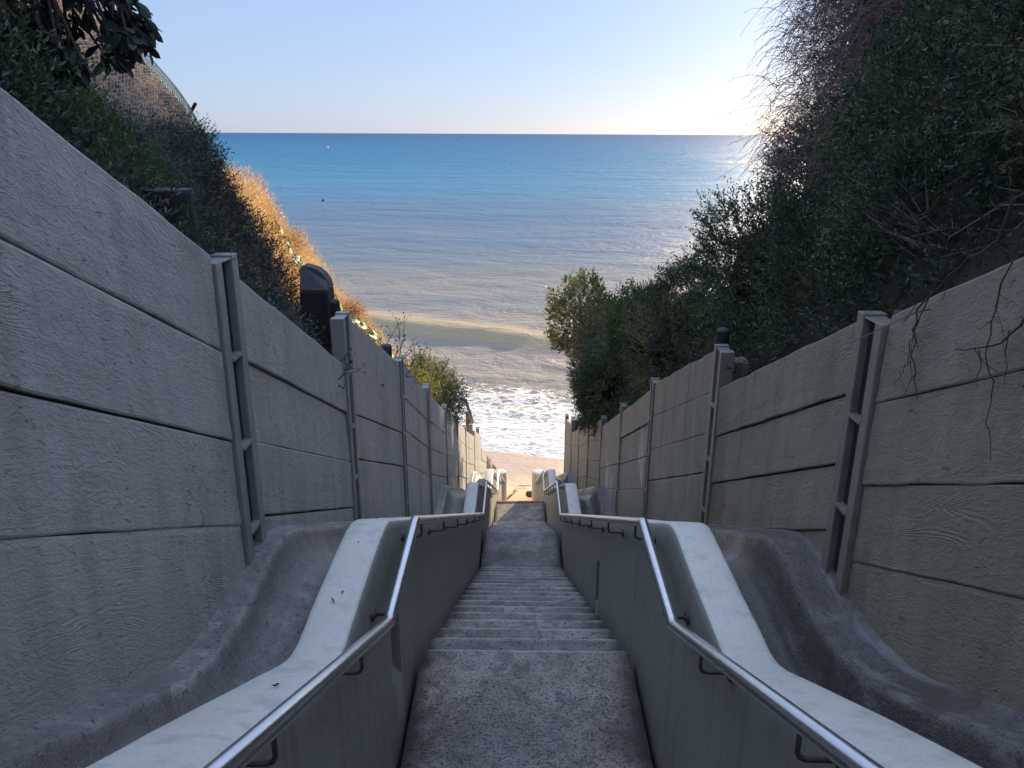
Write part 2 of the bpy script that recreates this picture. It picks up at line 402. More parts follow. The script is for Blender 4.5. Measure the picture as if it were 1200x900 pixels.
def flight(y, z, n, rise, run, lname=None, lrun=1.0):
    """n risers starting with the one whose nosing is at y, landing level z; returns start of next landing"""
    for k in range(1, n):
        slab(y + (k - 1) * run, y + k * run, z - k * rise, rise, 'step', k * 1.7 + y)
    return y + (n - 1) * run, z - n * rise
# upper flight (partly behind the camera)
n0 = 17; r0_, u0_ = .19, .36
for k in range(n0):
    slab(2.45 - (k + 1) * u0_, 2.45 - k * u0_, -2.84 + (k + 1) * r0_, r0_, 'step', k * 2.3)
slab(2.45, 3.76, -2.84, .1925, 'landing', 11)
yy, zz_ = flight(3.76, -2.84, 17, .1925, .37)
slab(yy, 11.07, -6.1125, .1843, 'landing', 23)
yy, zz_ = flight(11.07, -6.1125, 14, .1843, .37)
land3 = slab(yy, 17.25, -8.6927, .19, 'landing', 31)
b = MB(); b.box(XC - .595, XC + .595, 17.17, 17.262, -8.70, -8.679); b.build('painted_nosing', M['red'], stairs, bevel=.004)
yy, zz_ = flight(17.25, -8.6927, 20, .19, .355)
b = MB()
ys = [-7, 2.45, 3.76, 9.68, 11.07, 15.9, 17.25, 24.2]; zs = [1.8, -3.3, -3.3, -6.55, -6.55, -9.15, -9.15, -13.0]
P = np.zeros((2, len(ys), 3)); P[0, :, 0] = -.95; P[1, :, 0] = 1.05; P[:, :, 1] = ys; P[:, :, 2] = zs; b.grid(P)
tag(b.build('ground_under_stairs', M['soil']), kind='structure')

# ------------------------------------------------------------------ parapets, with their recesses for step lights
def parapet(sgn, label, niches):
    ys = np.concatenate([np.arange(-3.6, 4.4, .06), np.arange(4.4, 24.01, .12)])
    zc = cz(ys)
    sec = [(.635, -1.62), (.63, -1.2), (.63, -.8), (.63, -.4), (.63, -.12), (.632, -.05), (.636, -.022), (.643, -.008), (.653, -.001), (.67, 0.0),
           (.73, .002), (.79, .0), (.806, -.006), (.815, -.02), (.818, -.06), (.818, -.5), (.818, -1.62)]
    sec = np.array(sec)
    P = np.zeros((len(ys), len(sec), 3))
    P[..., 0] = XC + sgn * sec[:, 0][None]; P[..., 1] = ys[:, None]; P[..., 2] = zc[:, None] + sec[:, 1][None]
    fl = np.clip((2.15 - ys) / .7, 0, 1); fl = fl * fl * (3 - 2 * fl)      # the cap is broader on the upper flight
    P[..., 0] += sgn * .034 * fl[:, None] * np.clip((sec[:, 0] - .634) / .012, 0, 1)[None]
    n = fbm(P * 2.2, 4, 3); P[..., 0] += n * .008; P[..., 2] += fbm(P * 3.1 + 5, 8, 3) * .007
    V = P.reshape(-1, 3); a, c = len(ys), len(sec); F = []
    for i in range(a - 1):
        for j in range(c):
            j2 = (j + 1) % c
            F.append((i*c+j, i*c+j2, (i+1)*c+j2, (i+1)*c+j))
    F.append(tuple(range(c))[::-1]); F.append(tuple((a-1)*c + k for k in range(c)))
    if sgn < 0: F = [f[::-1] for f in F]
    o = make_mesh('parapet_wall', V, F, M['parapet'], None, True)
    bm_o = []
    for (y, zt, w, h) in niches:
        m = MB(); d = .085; xi = XC + sgn * .60; xo = XC + sgn * (.63 + d)
        s = .53
        v = []
        for (yq) in (y, y + w):
            zz = zt - (yq - y) * s
            v += [(xi, yq, zz), (xo, yq, zz), (xo, yq, zz - h * .62), (xi, yq, zz - h)]
        m.add(v, [(0,1,2,3), (7,6,5,4), (0,4,5,1), (1,5,6,2), (2,6,7,3), (3,7,4,0)])
        k = m.build('cutter', None); bm_o.append(k)
    import bmesh
    for k in [o] + bm_o:
        bm = bmesh.new(); bm.from_mesh(k.data); bmesh.ops.recalc_face_normals(bm, faces=bm.faces[:]); bm.to_mesh(k.data); bm.free()
    for k in bm_o:
        md = o.modifiers.new('n', 'BOOLEAN'); md.operation = 'DIFFERENCE'; md.object = k; md.solver = 'EXACT'
    bpy.context.view_layer.update()
    dg = bpy.context.evaluated_depsgraph_get()
    me = bpy.data.meshes.new_from_object(o.evaluated_get(dg)); o.modifiers.clear(); o.data = me
    if not me.materials: me.materials.append(M['parapet'])
    for k in bm_o: bpy.data.objects.remove(k)
    me.polygons.foreach_set('use_smooth', np.ones(len(me.polygons), dtype=bool))
    try:
        me.set_sharp_from_angle(angle=R(38))
    except Exception: pass
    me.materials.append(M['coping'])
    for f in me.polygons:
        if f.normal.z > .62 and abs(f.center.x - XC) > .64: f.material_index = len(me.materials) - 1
    tag(o, label, 'parapet', 'parapets flanking the stairs')
    return o
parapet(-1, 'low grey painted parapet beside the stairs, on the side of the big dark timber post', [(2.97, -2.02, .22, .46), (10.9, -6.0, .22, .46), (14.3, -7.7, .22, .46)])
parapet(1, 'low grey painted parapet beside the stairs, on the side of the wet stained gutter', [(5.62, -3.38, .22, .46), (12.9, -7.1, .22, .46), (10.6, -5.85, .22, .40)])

# ------------------------------------------------------------------ handrails
RAIL = [(-2.6, .86), (2.44, -1.735), (3.20, -1.715), (9.45, -4.96), (10.5, -4.96), (15.55, -7.57), (16.6, -7.57), (23.3, -11.0)]
def rail(sgn, label):
    e = empty('handrail', (XC + sgn * .53, 2.42, -1.69), label, 'handrail', 'steel handrails along the stairs')
    pts = []
    R_ = np.array(RAIL)
    for i, (y, z) in enumerate(RAIL):                      # tight bends at every change of slope
        if 0 < i < len(RAIL) - 1:
            for f in (-.03, 0, .03):
                yy = y + f; pts.append((XC + sgn * .53, yy, float(np.interp(yy, R_[:, 0], R_[:, 1]))))
        else: pts.append((XC + sgn * .53, y, z))
    b = MB(); b.tube(pts, .0225, 20); b.build('rail_tube', M['rail'], e, smooth=True)
    off = 0 if sgn < 0 else .06
    ys = [-1.4, -.3, .55, 1.22 + off, 1.98 + off, 2.62, 3.40, 4.42, 5.45, 6.5, 7.55, 8.6, 9.4, 10.6, 11.6, 12.6, 13.6, 14.6, 15.5, 16.7, 17.8, 18.9, 20, 21.1, 22.2, 23.1]
    for y in ys:
        z = float(np.interp(y, R_[:, 0], R_[:, 1])); xr = XC + sgn * .53; xw = XC + sgn * .626
        m = MB()
        m.tube([(xr, y, z - .018), (xr, y, z - .075), (xr + sgn * .006, y, z - .088), (xr + sgn * .02, y, z - .094), (xw, y, z - .096)], .0062, 8)
        br = m.build('bracket', M['bracket'], e, smooth=True)
        m = MB(); m.tube([(xw - sgn * .008, y, z - .096), (xw + sgn * .004, y, z - .096)], .026, 16)
        m.tube([(xw - sgn * .014, y, z - .096), (xw - sgn * .008, y, z - .096)], .012, 10)
        fl = m.build('wall_flange', M['bracket'], None); fl.parent = br
rail(-1, 'brushed steel handrail on the parapet on the side of the big timber post')
rail(1, 'brushed steel handrail on the parapet on the side of the stained gutter')

# ------------------------------------------------------------------ gutters between parapet and retaining wall
GP = {}
def gutter_z(sgn, x, y):
    xo, xe, prof, base = GP[sgn]; t = (np.asarray(x) - xo) / (xe - xo)
    return base(y) + np.interp(t, prof[:, 0], prof[:, 1])
def gutter(sgn, label, mat, xw, prof):
    prof = np.array(prof); ys = np.arange(-3.6, 23.0, .045)
    def base(y): return cz(y, .11) - .05 - .05 * np.exp(-((np.asarray(y) - 2.65) / .45) ** 2) - .02 * np.exp(-((np.asarray(y) - 9.9) / .45) ** 2)
    xo = XC + sgn * .80; xe = xw + sgn * .03; GP[sgn] = (xo, xe, prof, base)
    t = np.unique(np.concatenate([np.linspace(0, 1, 26), prof[:, 0]])); t.sort()
    P = np.zeros((len(ys), len(t), 3))
    # the inner edge of the lip wanders a little
    wand = fbm(np.stack([ys * 1.7, ys * 0, ys * 0 + sgn], -1), 21, 4) * .06
    for j, tt in enumerate(t):
        P[:, j, 1] = ys; b0 = base(ys)
        P[:, j, 2] = b0 + np.interp(tt, prof[:, 0], prof[:, 1])
        P[:, j, 0] = xo + (xe - xo) * (tt + wand * np.interp(tt, [0, .3, .7, 1], [0, .6, 1, 0]))
    P[..., 2] += fbm(P * 5, 12, 3) * .009 + fbm(P * 19, 14, 3) * .004
    b = MB(); b.grid(P)
    o = b.build('drainage_gutter', mat, smooth=True)
    e_ = .70 if sgn < 0 else .62
    bed_tone = np.tile(np.interp(t, [0, .12, .45, e_ - .03, e_ + .01, .9, 1], [.8, 1, .7, 1, .0, .0, .5]), len(ys))  # darker across the bed and at the wall foot, plain on the lip
    at = o.data.attributes.new('tone', 'FLOAT', 'POINT'); at.data.foreach_set('value', bed_tone.astype(np.float32))
    try: o.data.set_sharp_from_angle(angle=R(40))
    except Exception: pass
    tag(o, label, 'gutter', 'drainage gutters beside the stairs')
gutter(-1, 'smooth grey trowelled gutter with dry leaf litter, between parapet and left wall', M['gutter_l'], XL, [(0, -.16), (.10, -.195), (.35, -.20), (.50, -.175), (.60, -.13), (.66, -.075), (.69, -.03), (.71, -.008), (.74, 0), (.88, .004), (.94, .012), (1, .04)])
gutter(1, 'dark wet gutter with brown and white streaks beneath the wall with hanging roots', M['gutter_r'], XR, [(0, -.14), (.10, -.20), (.32, -.225), (.46, -.20), (.54, -.14), (.58, -.07), (.61, -.02), (.64, -.004), (.80, .0), (.92, .012), (1, .045)])
# leaf litter resting in the left gutter and on the coping
V = []; Fc = []
for k in range(70):
    y = rng.uniform(1.7, 3.6) if k < 50 else rng.uniform(.9, 5); x = -.775 - abs(rng.normal(0, .05))
    zz = float(gutter_z(-1, x, y))
    if k % 12 == 0: x = rng.uniform(-.74, -.66); zz = float(cz(y))
    zz += .004; sl = float((cz(y + .02) - cz(y - .02)) / .04)
    a = rng.uniform(0, 6.28); L = rng.uniform(.005, .012); w = L * .4
    if k % 11 == 5: L = .03; w = .003
    c, s_ = math.cos(a), math.sin(a); q_ = len(V)
    for dx, dy_, h_ in ((-c*L, -s_*L, .001), (s_*w, -c*w, .004), (c*L, s_*L, .002), (-s_*w, c*w, .004), (0, 0, -.002)):
        V.append((x + dx, y + dy_, zz + h_ + dy_ * sl))
    Fc += [(q_, q_+1, q_+2), (q_, q_+2, q_+3), (q_, q_+4, q_+1), (q_+1, q_+4, q_+2), (q_+2, q_+4, q_+3), (q_+3, q_+4, q_)]
tag(make_mesh('leaf_litter', V, Fc, M['twig']), 'scattered dark dry leaves and twig bits lying in the left gutter', 'leaf litter', kind='stuff')

# ------------------------------------------------------------------ retaining walls
def panel(sgn, X, y0, y1, zt0, zt1, joints, parent, mat, seed, jog=0.0, label=None):
    """joints: list of (z at y0, z at y1) of the grooves below the top edge"""
    lines = [(zt0, zt1)] + joints
    b = MB(); rs = np.random.default_rng(seed)
    for k in range(len(lines) - 1):
        a0, a1 = lines[k]; c0, c1 = lines[k+1]; g = (.003 if rs.uniform() < .7 else .010) if k < len(lines) - 2 else 0
        c0 += g; c1 += g
        ny = max(8, int((y1 - y0) / .06)); nz = 11
        u = np.linspace(0, 1, ny); v = np.concatenate([[0, .02], np.linspace(.07, .93, nz - 4), [.98, 1]])
        U, Vv = np.meshgrid(u, v, indexing='ij')
        Y = y0 + (y1 - y0) * U; top = a0 + (a1 - a0) * U; bot = c0 + (c1 - c0) * U
        if k == 0: top = top + fbm(np.stack([Y * 5, Y * 0, Y * 0 + seed], -1), 3, 4) * .011
        e = fbm(np.stack([Y * 7, Y * 0, Y * 0 + seed + k], -1), 5, 4) * .006
        Z = top + (bot + e - top) * Vv
        off = rs.uniform(-.008, .006); tilt = rs.uniform(-.002, .005)
        D = off + tilt * (Vv - .5) * 2 + fbm(np.stack([Y * 1.3, Z * 3, Y * 0 + seed * 3 + k], -1), 7, 4) * .006
        D = D + fbm(np.stack([Y * 3, (Z + .5 * Y) * 22, Y * 0 + k], -1), 9, 3) * .0022
        ring = np.minimum(Vv, 1 - Vv) * (a0 - c0); D = D - .003 * np.clip(1 - ring / .005, 0, 1)
        Xx = X + jog * U + sgn * -1 * D
        P = np.stack([Xx, Y, Z], -1)
        b.grid(P)
        for row in (0, nz - 1):
            A = P[:, row]; Bk = A.copy(); Bk[:, 0] += sgn * .09; b.grid(np.stack([A, Bk], 0))
        for col in (0, ny - 1):
            A = P[col]; Bk = A.copy(); Bk[:, 0] += sgn * .09; b.grid(np.stack([A, Bk], 0))
    # backing, so that the joints are closed
    xb0, xb1 = (X + sgn * .045, X + sgn * .085)
    m = MB()
    lo = min(xb0, xb1); hi = max(xb0, xb1)
    v = []
    for (yq, zt, zb) in ((y0 + .01, zt0 - .02, lines[-1][0]), (y1 - .01, zt1 - .02, lines[-1][1])):
        v += [(lo, yq, zb), (hi, yq, zb), (hi, yq, zt), (lo, yq, zt)]
    b.add(v, [(0,1,2,3), (7,6,5,4), (0,4,5,1), (1,5,6,2), (2,6,7,3), (3,7,4,0)])
    o = b.build('panel', mat, parent)
    if label: o['label'] = label
    return o
def post(sgn, X, y, ztop, zbot, parent, mat, w=.30, n=True, cap=True):
    m = MB(); s = w * .27; xf = X - sgn * .014; xb = X + sgn * .075
    x0, x1 = min(xf, xb), max(xf, xb)
    m.box(x0, x1, y, y + s, zbot, ztop, .0); m.box(x0, x1, y + w - s, y + w, zbot + .02, ztop + .006)
    if cap:
        m.box(x0 + .004, x1 - .004, y + .004, y + w - .004, ztop - .012, ztop - .004)
    o = m.build('steel_post', mat, parent, bevel=.004)
    m = MB(); xa = X + sgn * .014; x0, x1 = min(xa, xb), max(xa, xb)
    m.box(x0 + .002, x1 - .004, y + s - .002, y + w - s + .002, zbot, ztop - .014); k = m.build('recess_plate', M['web'], None); k.parent = o; k.matrix_parent_inverse = o.matrix_parent_inverse.inverted() if False else k.matrix_parent_inverse
    _fix(k, parent)
    z = ztop - .40
    while z > zbot + .05 and n:
        m = MB(); xa = X - sgn * .018; x0, x1 = min(xa, X + sgn * .05), max(xa, X + sgn * .05)
        m.box(x0, x1, y + s - .002, y + w - s + .002, z, z + .014); k = m.build('stiffener_plate', mat, None); k.parent = o; _fix(k, parent)
        z -= .385
def _fix(k, top):
    # k hangs under a part whose own world transform is identity in effect: nothing to undo
    pass

def joints(z0, z1, p0, p1, n): return [(z0 - p0 * k, z1 - p1 * k) for k in (1, 2, 3, n)]
wl = empty('retaining_wall', (XL, 0, -1.6), 'tall board marked concrete retaining wall with steel posts, below the dark slope and netted bluff', 'retaining wall', 'retaining walls of the stairway')
wr = empty('retaining_wall', (XR, 0, -1.6), 'tall board marked concrete retaining wall with steel posts, under the hedge, with roots hanging on it', 'retaining wall', 'retaining walls of the stairway')
S = .50
mk = M['wall_l']
def lft(y): return -.43 - .505 * (y - 2.83)
Lb = [(-3.2, .55, lft(-3.2), lft(.55), .38, .38, 6, 0), (.56, 2.84, lft(.56), -.435, .365, .372, 6, 0), (3.075, 4.815, -.545, -1.44, .365, .35, 6, 0), (5.025, 7.05, -1.18, -2.10, .345, .36, 7, 0),
      (7.25, 9.12, -2.13, -3.10, .37, .38, 6, 0), (9.22, 11.25, -3.13, -4.12, .38, .38, 6, 0), (11.35, 13.3, -4.14, -5.05, .38, .38, 6, 0), (13.4, 15.3, -5.07, -6.02, .38, .38, 6, 0),
      (15.45, 17.45, -6.1, -7.05, .38, .38, 6, .06), (17.6, 19.6, -6.95, -7.9, .38, .38, 7, .05), (19.75, 21.8, -8.3, -9.3, .38, .38, 6, .05)]
xj = 0
for i, (y0, y1, a, c, p0, p1, n, jog) in enumerate(Lb):
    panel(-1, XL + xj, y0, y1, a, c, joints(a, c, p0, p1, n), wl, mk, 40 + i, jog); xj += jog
xj = 0
def rgt(y): return -.61 - .48 * (y - 2.67)
Rb = [(-3.2, .40, rgt(-3.2), rgt(.40), .33, .33, 6, 0), (.41, 2.66, rgt(.41), -.605, .325, .328, 6, 0), (2.885, 4.725, -.675, -1.56, .30, .34, 6, 0), (4.925, 7.025, -1.35, -2.27, .30, .345, 7, 0),
      (7.22, 9.08, -2.40, -3.32, .36, .36, 6, 0), (9.2, 11.2, -3.36, -4.33, .36, .36, 6, 0), (11.3, 13.3, -4.25, -5.1, .36, .36, 6, 0), (13.4, 15.4, -5.12, -6.1, .36, .36, 6, 0),
      (15.5, 17.5, -6.05, -6.95, .36, .36, 7, 0), (17.75, 19.9, -6.85, -7.5, .36, .36, 8, 0)]
for i, (y0, y1, a, c, p0, p1, n, jog) in enumerate(Rb):
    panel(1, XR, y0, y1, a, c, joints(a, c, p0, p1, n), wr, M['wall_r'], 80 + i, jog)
for i, (y, zt, w) in enumerate([(2.85, -.465, .23), (4.82, -1.14, .20), (7.06, -2.08, .16), (9.08, -3.02, .16), (11.22, -4.05, .15), (13.28, -5.0, .15), (15.3, -5.98, .16), (17.46, -6.75, .16), (19.6, -7.7, .16)]):
    lip = float(cz(y, .11))
    post(-1, XL + (.04 if i > 7 else 0), y, zt, lip - .14, wl, M['steel_paint'], w)
for i, (y, zt, w) in enumerate([(2.67, -.64, .21), (4.73, -1.32, .19), (7.03, -2.27, .15), (9.08, -3.25, .14), (11.2, -4.2, .13), (13.28, -5.0, .13), (15.38, -6.0, .14), (17.5, -6.62, .25), (19.9, -7.4, .14)]):
    lip = float(cz(y, .11))
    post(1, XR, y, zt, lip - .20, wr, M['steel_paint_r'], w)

# ------------------------------------------------------------------ timber piles behind the walls
def pile(x, y, z0, z1, r, label, mat, top='flat', name='timber_pile', square=False):
    e = empty(name, (x, y, z0), label, 'post')
    m = MB()
    if square:
        m.box(x - r, x + r, y - r, y + r, z0, z1)
        m.build('shaft', mat, e, bevel=.01)
    else:
        m.cyl(x, y, z0, z1, r * 1.02, 22, r); m.build('shaft', mat, e, smooth=False, bevel=.006)
    if top == 'bevel':     # half-round head cut back to a slope
        m = MB(); h = .15; V = []
        ring = 14
        V = [(x - r*1.0, y - r, z1), (x + r*1.0, y - r, z1)]
        prof = [(-1.0, 1.0), (-.75, 1.04), (-.25, .97), (.2, .86), (.6, .64), (.88, .34), (1.0, .0)]
        Vv = []; 
        for yy in (0, 1):
            for px, pz in prof: Vv.append((x + r * px, y + (r if yy else -r * .2), z1 + .003 + h * pz))
            for px in (1, -1): Vv.append((x + r * px, y + (r if yy else -r), z1 + .003))
        n = len(prof) + 2
        F = [tuple(range(n)), tuple(range(2*n-1, n-1, -1))] + [(i, i+n, (i+1) % n + n, (i+1) % n) for i in range(n)]
        m.add(Vv, F); m.build('cut_head', M['timber_top'], e, bevel=.004)
    elif top == 'dome':
        m = MB(); m.tube([(x, y, z1 + .001), (x, y, z1 + .02), (x, y, z1 + .03)], [r * .99, r * .9, r * .4], 20); m.build('cut_head', M['timber_top'], e, smooth=True)
    else:
        m = MB(); m.cyl(x, y, z1 + .001, z1 + .008, r * .985, 22); m.build('cut_head', M['timber_top'], e)
    return e
pile(-1.40, 5.22, -2.6, -1.02, .095, 'big black timber post with a sloping rounded grey head, behind the left wall', M['timber'], 'bevel', square=True)
pile(-1.30, 5.25, -2.6, -1.13, .045, 'small dark timber stub peeping over the steel post beside the big black post', M['timber'], 'dome')
pile(-1.345, 3.0, -1.5, -.215, .088, 'squat round grey pile half hidden in scrub behind the first left panel', M['timber'], 'flat')
pile(-1.33, 7.35, -3.2, -2.02, .06, 'short dark pile under the bare twigs at the top edge of the left wall', M['timber'], 'dome')
pile(1.385, 5.1, -2.6, -1.28, .045, 'dark round headed stub above the steel post beside the angular concrete stump', M['timber'], 'dome')
pile(1.43, 2.80, -1.8, -.63, .045, 'dark timber stub behind the nearest steel post of the right wall', M['timber'], 'flat')
pile(1.52, 18.6, -8.6, -7.02, .16, 'round timber pile with pale sunlit cut top at the seaward end of the right wall', M['timber_pale'], 'flat')
pile(-1.30, 18.6, -9.0, -6.85, .08, 'slim weathered pile standing at the sunlit seaward end of the left wall', M['timber_pale'], 'flat')
m = MB(); m.box(1.33, 1.50, 4.80, 4.93, -2.3, -1.40)
e = m.build('concrete_stump', M['wall_r'], bevel=.02); tag(e, 'angular grey concrete stump rising beside the second right steel post', 'stump')

# ------------------------------------------------------------------ gate pillars at the foot of the stairs
for sgn, lab in ((-1, 'cream round topped gate pillar at the foot of the stairs, nearer the pale boulder'), (1, 'cream round topped gate pillar at the foot of the stairs, nearer the dark stone')):
    m = MB(); xx = .03 + sgn * .66
    m.tube([(xx, 24.3, -13.2), (xx, 24.3, -11.16), (xx, 24.3, -11.10), (xx, 24.3, -11.085)], [.225, .225, .205, .12], 28)
    tag(m.build('gate_pillar', M['plaster'], smooth=False, bevel=.01), lab, 'pillar', 'gate pillars at the foot of the stairs')

# ------------------------------------------------------------------ beach, sea, distant land
def beach_z(x, y): 
    yy = np.array([18, 24.2, 28, 32.2, 38, 60, 120]); zz = np.array([-12.0, -12.52, -13.10, -13.82, -14.7, -17, -24])
    return np.interp(y + .27 * x * np.exp(-np.abs(x) / 30), yy, zz)
xs = np.concatenate([-np.geomspace(400, 6.2, 40), np.linspace(-6, 6, 80), np.geomspace(6.2, 400, 40)]); ys = np.concatenate([np.linspace(18, 40, 120), np.linspace(41, 120, 20)])
X_, Y_ = np.meshgrid(xs, ys, indexing='ij'); Z_ = beach_z(X_, Y_)
P = np.stack([X_, Y_, Z_], -1); P[..., 2] += fbm(P * np.array([.8, .8, 0]), 33, 4) * .05 * np.clip((32 - Y_) / 6, 0, 1)
a, c = P.shape[:2]; idx = np.arange(a * c).reshape(a, c)
F = np.stack([idx[:-1, :-1], idx[1:, :-1], idx[1:, 1:], idx[:-1, 1:]], -1).reshape(-1, 4)
m, nt, bs, out = newmat('beach_sand'); q = NB(nt); co = q.coord(); x, y, z = q.xyz(co)
n = q.noise(co, .9, 5, .6)
wet = q.ramp(q.math('MULTIPLY', q.math('SUBTRACT', q.math('ADD', q.math('ADD', y, q.math('MULTIPLY', x, .1)), q.math('MULTIPLY', n, 2)), 26.5), .25), [(.1, 0.0), (.8, 1.0)])
c_ = q.mix(wet, (.63, .43, .22), (.44, .32, .24)); c_ = q.mix(q.ramp(q.noise(co, 30, 4), [(.4, 0.0), (.8, .4)]), c_, (.24, .17, .12))
q.l(c_, bs.inputs['Base Color']); q.l(q.ramp(wet, [(0.0, .85), (1.0, .42)]), bs.inputs['Roughness'])
q.l(q.bump(q.math('ADD', q.noise(co, 4, 5), q.math('MULTIPLY', q.noise(co, 1.3, 3), 2)), .5, .05), bs.inputs['Normal'])
tag(make_mesh('beach_sand', P.reshape(-1, 3), F, m, None, True), kind='structure')

# sea surface: rows get wider with distance
nr, nc = 760, 460
ys = 27.5 * np.exp(np.linspace(0, 1, nr) ** 1.0 * math.log(30000 / 27.5)); s = np.linspace(-1, 1, nc)
Y_ = np.repeat(ys[:, None], nc, 1); X_ = (s + 3 * s ** 5)[None] * (.45 * Y_ + 5)
dy = np.gradient(ys)[:, None]
Z_ = np.zeros_like(X_)
wr_ = np.random.default_rng(3)
shore = np.clip((Y_ - 31.5) / 14, .06, 1)
wx = X_ + 2.2 * fbm(np.stack([X_ * .08, Y_ * .08, X_ * 0], -1), 61, 3); wy = Y_ + 3 * fbm(np.stack([X_ * .06, Y_ * .1, X_ * 0 + 4], -1), 62, 3)
for lam, amp, ang in [(26, .025, 8), (14, .022, -9), (9, .024, 19), (6.1, .024, -24), (4.2, .026, 25), (3.1, .024, -33), (2.2, .020, 12), (1.6, .016, -48), (1.15, .011, 35)]:
    k = 2 * math.pi / lam; a_ = R(ang + 4)
    fade = np.clip(lam / (5.0 * dy) - .6, 0, 1)
    ph = k * (wx * math.sin(a_) + wy * math.cos(a_)) + wr_.uniform(0, 6.28)
    Z_ += amp * fade * (np.sin(ph) + .25 * np.sin(2 * ph + 1.2))
Z_ *= shore
# the swell about to break, lying slightly askew to the shore
crest = 52.2 - .42 * X_ + .009 * X_ ** 2 * np.sign(-X_) * 0 + .5 * fbm(np.stack([X_ * .25, X_ * 0, X_ * 0], -1), 70, 3)
d_ = Y_ - crest; prof = np.where(d_ < 0, np.exp(-(d_ / 1.7) ** 2), np.exp(-(d_ / 2.4) ** 2))
along = np.clip((X_ + 60) / 20, 0, 1) * np.clip((9 - X_) / 9, 0.0, 1)
Z_ += .50 * prof * along
# small broken ripples running up the sand
for yc, am, wd, sl in ((43.2, .14, .7, -.10), (40.2, .10, .5, .07), (46.5, .08, .8, -.2), (37.5, .07, .4, -.05)):
    d_ = Y_ - (yc + sl * X_ + .8 * fbm(np.stack([X_ * .3, X_ * 0 + yc, X_ * 0], -1), 71, 3)); Z_ += am * np.exp(-(d_ / wd) ** 2) * (.6 + .6 * fbm(np.stack([X_ * .4, Y_ * 0 + yc, X_ * 0], -1), 72, 2))
swash = np.clip(1 - np.abs(Y_ - 36) / 7, 0, 1)
Z_ += swash * .035 * fbm(np.stack([X_ * 1.6, Y_ * 2.2, X_ * 0], -1), 73, 3)
P = np.stack([X_, Y_, SEA + Z_], -1)
a, c = P.shape[:2]; idx = np.arange(a * c).reshape(a, c)
F = np.stack([idx[:-1, :-1], idx[:-1, 1:], idx[1:, 1:], idx[1:, :-1]], -1).reshape(-1, 4)
m, nt, bs, out = newmat('sea_water'); q = NB(nt); co = q.coord(); x, y, z = q.xyz(co)
flat = q.comb(x, y, 0.0)
ld = q.math('LOGARITHM', y, 10.0)                         # 1.5 at the shore, 4.5 at the horizon
big = q.noise(q.mapping(flat, (.10, .45, 1)), .16, 4, .6, .5)
deep = q.math('ADD', ld, q.math('MULTIPLY', q.math('SUBTRACT', big, .5), .35))
colr = q.ramp(q.math('MULTIPLY', q.math('SUBTRACT', deep, 1.5), .5), [(.0, (.31, .265, .21)), (.13, (.31, .275, .235)), (.20, (.19, .22, .24)), (.31, (.115, .19, .27)), (.42, (.07, .22, .34)), (.58, (.035, .18, .31)), (1.0, (.018, .105, .235))])
kelp = q.ramp(q.noise(q.mapping(flat, (.035, .16, 1)), .55, 5, .65, .8), [(.60, 0.0), (.68, 1.0)])
band = q.math('MULTIPLY', q.ramp(q.math('MULTIPLY', q.math('SUBTRACT', ld, 1.5), .5), [(.26, 0.0), (.34, 1.0), (.48, 1.0), (.56, 0.0)]), kelp)
colr = q.mix(q.math('MULTIPLY', band, .55), colr, (.15, .10, .075))
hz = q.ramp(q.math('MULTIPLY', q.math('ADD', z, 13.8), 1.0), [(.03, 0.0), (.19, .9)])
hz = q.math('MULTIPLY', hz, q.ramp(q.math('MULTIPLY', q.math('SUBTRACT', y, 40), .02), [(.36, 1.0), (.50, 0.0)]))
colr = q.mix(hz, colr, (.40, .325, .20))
# foam: lace of bubbles over the swash
yt = q.math('ADD', y, q.math('MULTIPLY', x, .27))
edge = q.noise(q.mapping(flat, (.35, .6, 1)), .6, 5, .65, .5)
yt2 = q.math('ADD', yt, q.math('MULTIPLY', q.math('SUBTRACT', edge, .5), 7.0))
zone = q.ramp(q.math('MULTIPLY', q.math('SUBTRACT', yt2, 30), .05), [(.02, .85), (.20, .95), (.46, .78), (.58, .5), (.66, 0.0)])
wv = q.n('TexVoronoi'); wv.feature = 'DISTANCE_TO_EDGE'; wv.inputs['Scale'].default_value = 2.3
dn = q.n('TexNoise'); dn.inputs['Scale'].default_value = 1.0; dn.inputs['Detail'].default_value = 5; q.l(flat, dn.inputs['Vector'])
vm = q.n('VectorMath', operation='MULTIPLY_ADD'); q.l(dn.outputs['Color'], vm.inputs[0]); vm.inputs[1].default_value = (1.5, 1.9, 0); q.l(q.mapping(flat, (.62, 1.25, 1)), vm.inputs[2]); q.l(vm.outputs[0], wv.inputs['Vector'])
lace = q.ramp(wv.outputs['Distance'], [(.02, 1.0), (.22, .0)])
nz_ = q.noise(q.mapping(flat, (1.2, 2.4, 1)), 1.9, 7, .74, .8)
fo = q.math('ADD', q.math('MULTIPLY', lace, .42), q.math('MULTIPLY', nz_, 1.0))
fo = q.math('SUBTRACT', q.math('ADD', fo, zone), 1.30)
foam = q.math('MULTIPLY', q.math('MULTIPLY', fo, 6.0, True), 1.0)
line = q.ramp(q.math('ABSOLUTE', q.math('SUBTRACT', q.math('ADD', yt, q.math('MULTIPLY', q.noise(q.mapping(flat, (.5, 0, 1)), 1.1, 4), 1.0)), 32.95)), [(.06, 1.0), (.22, 0.0)])
foam = q.math('MAXIMUM', foam, q.math('MULTIPLY', line, .9))
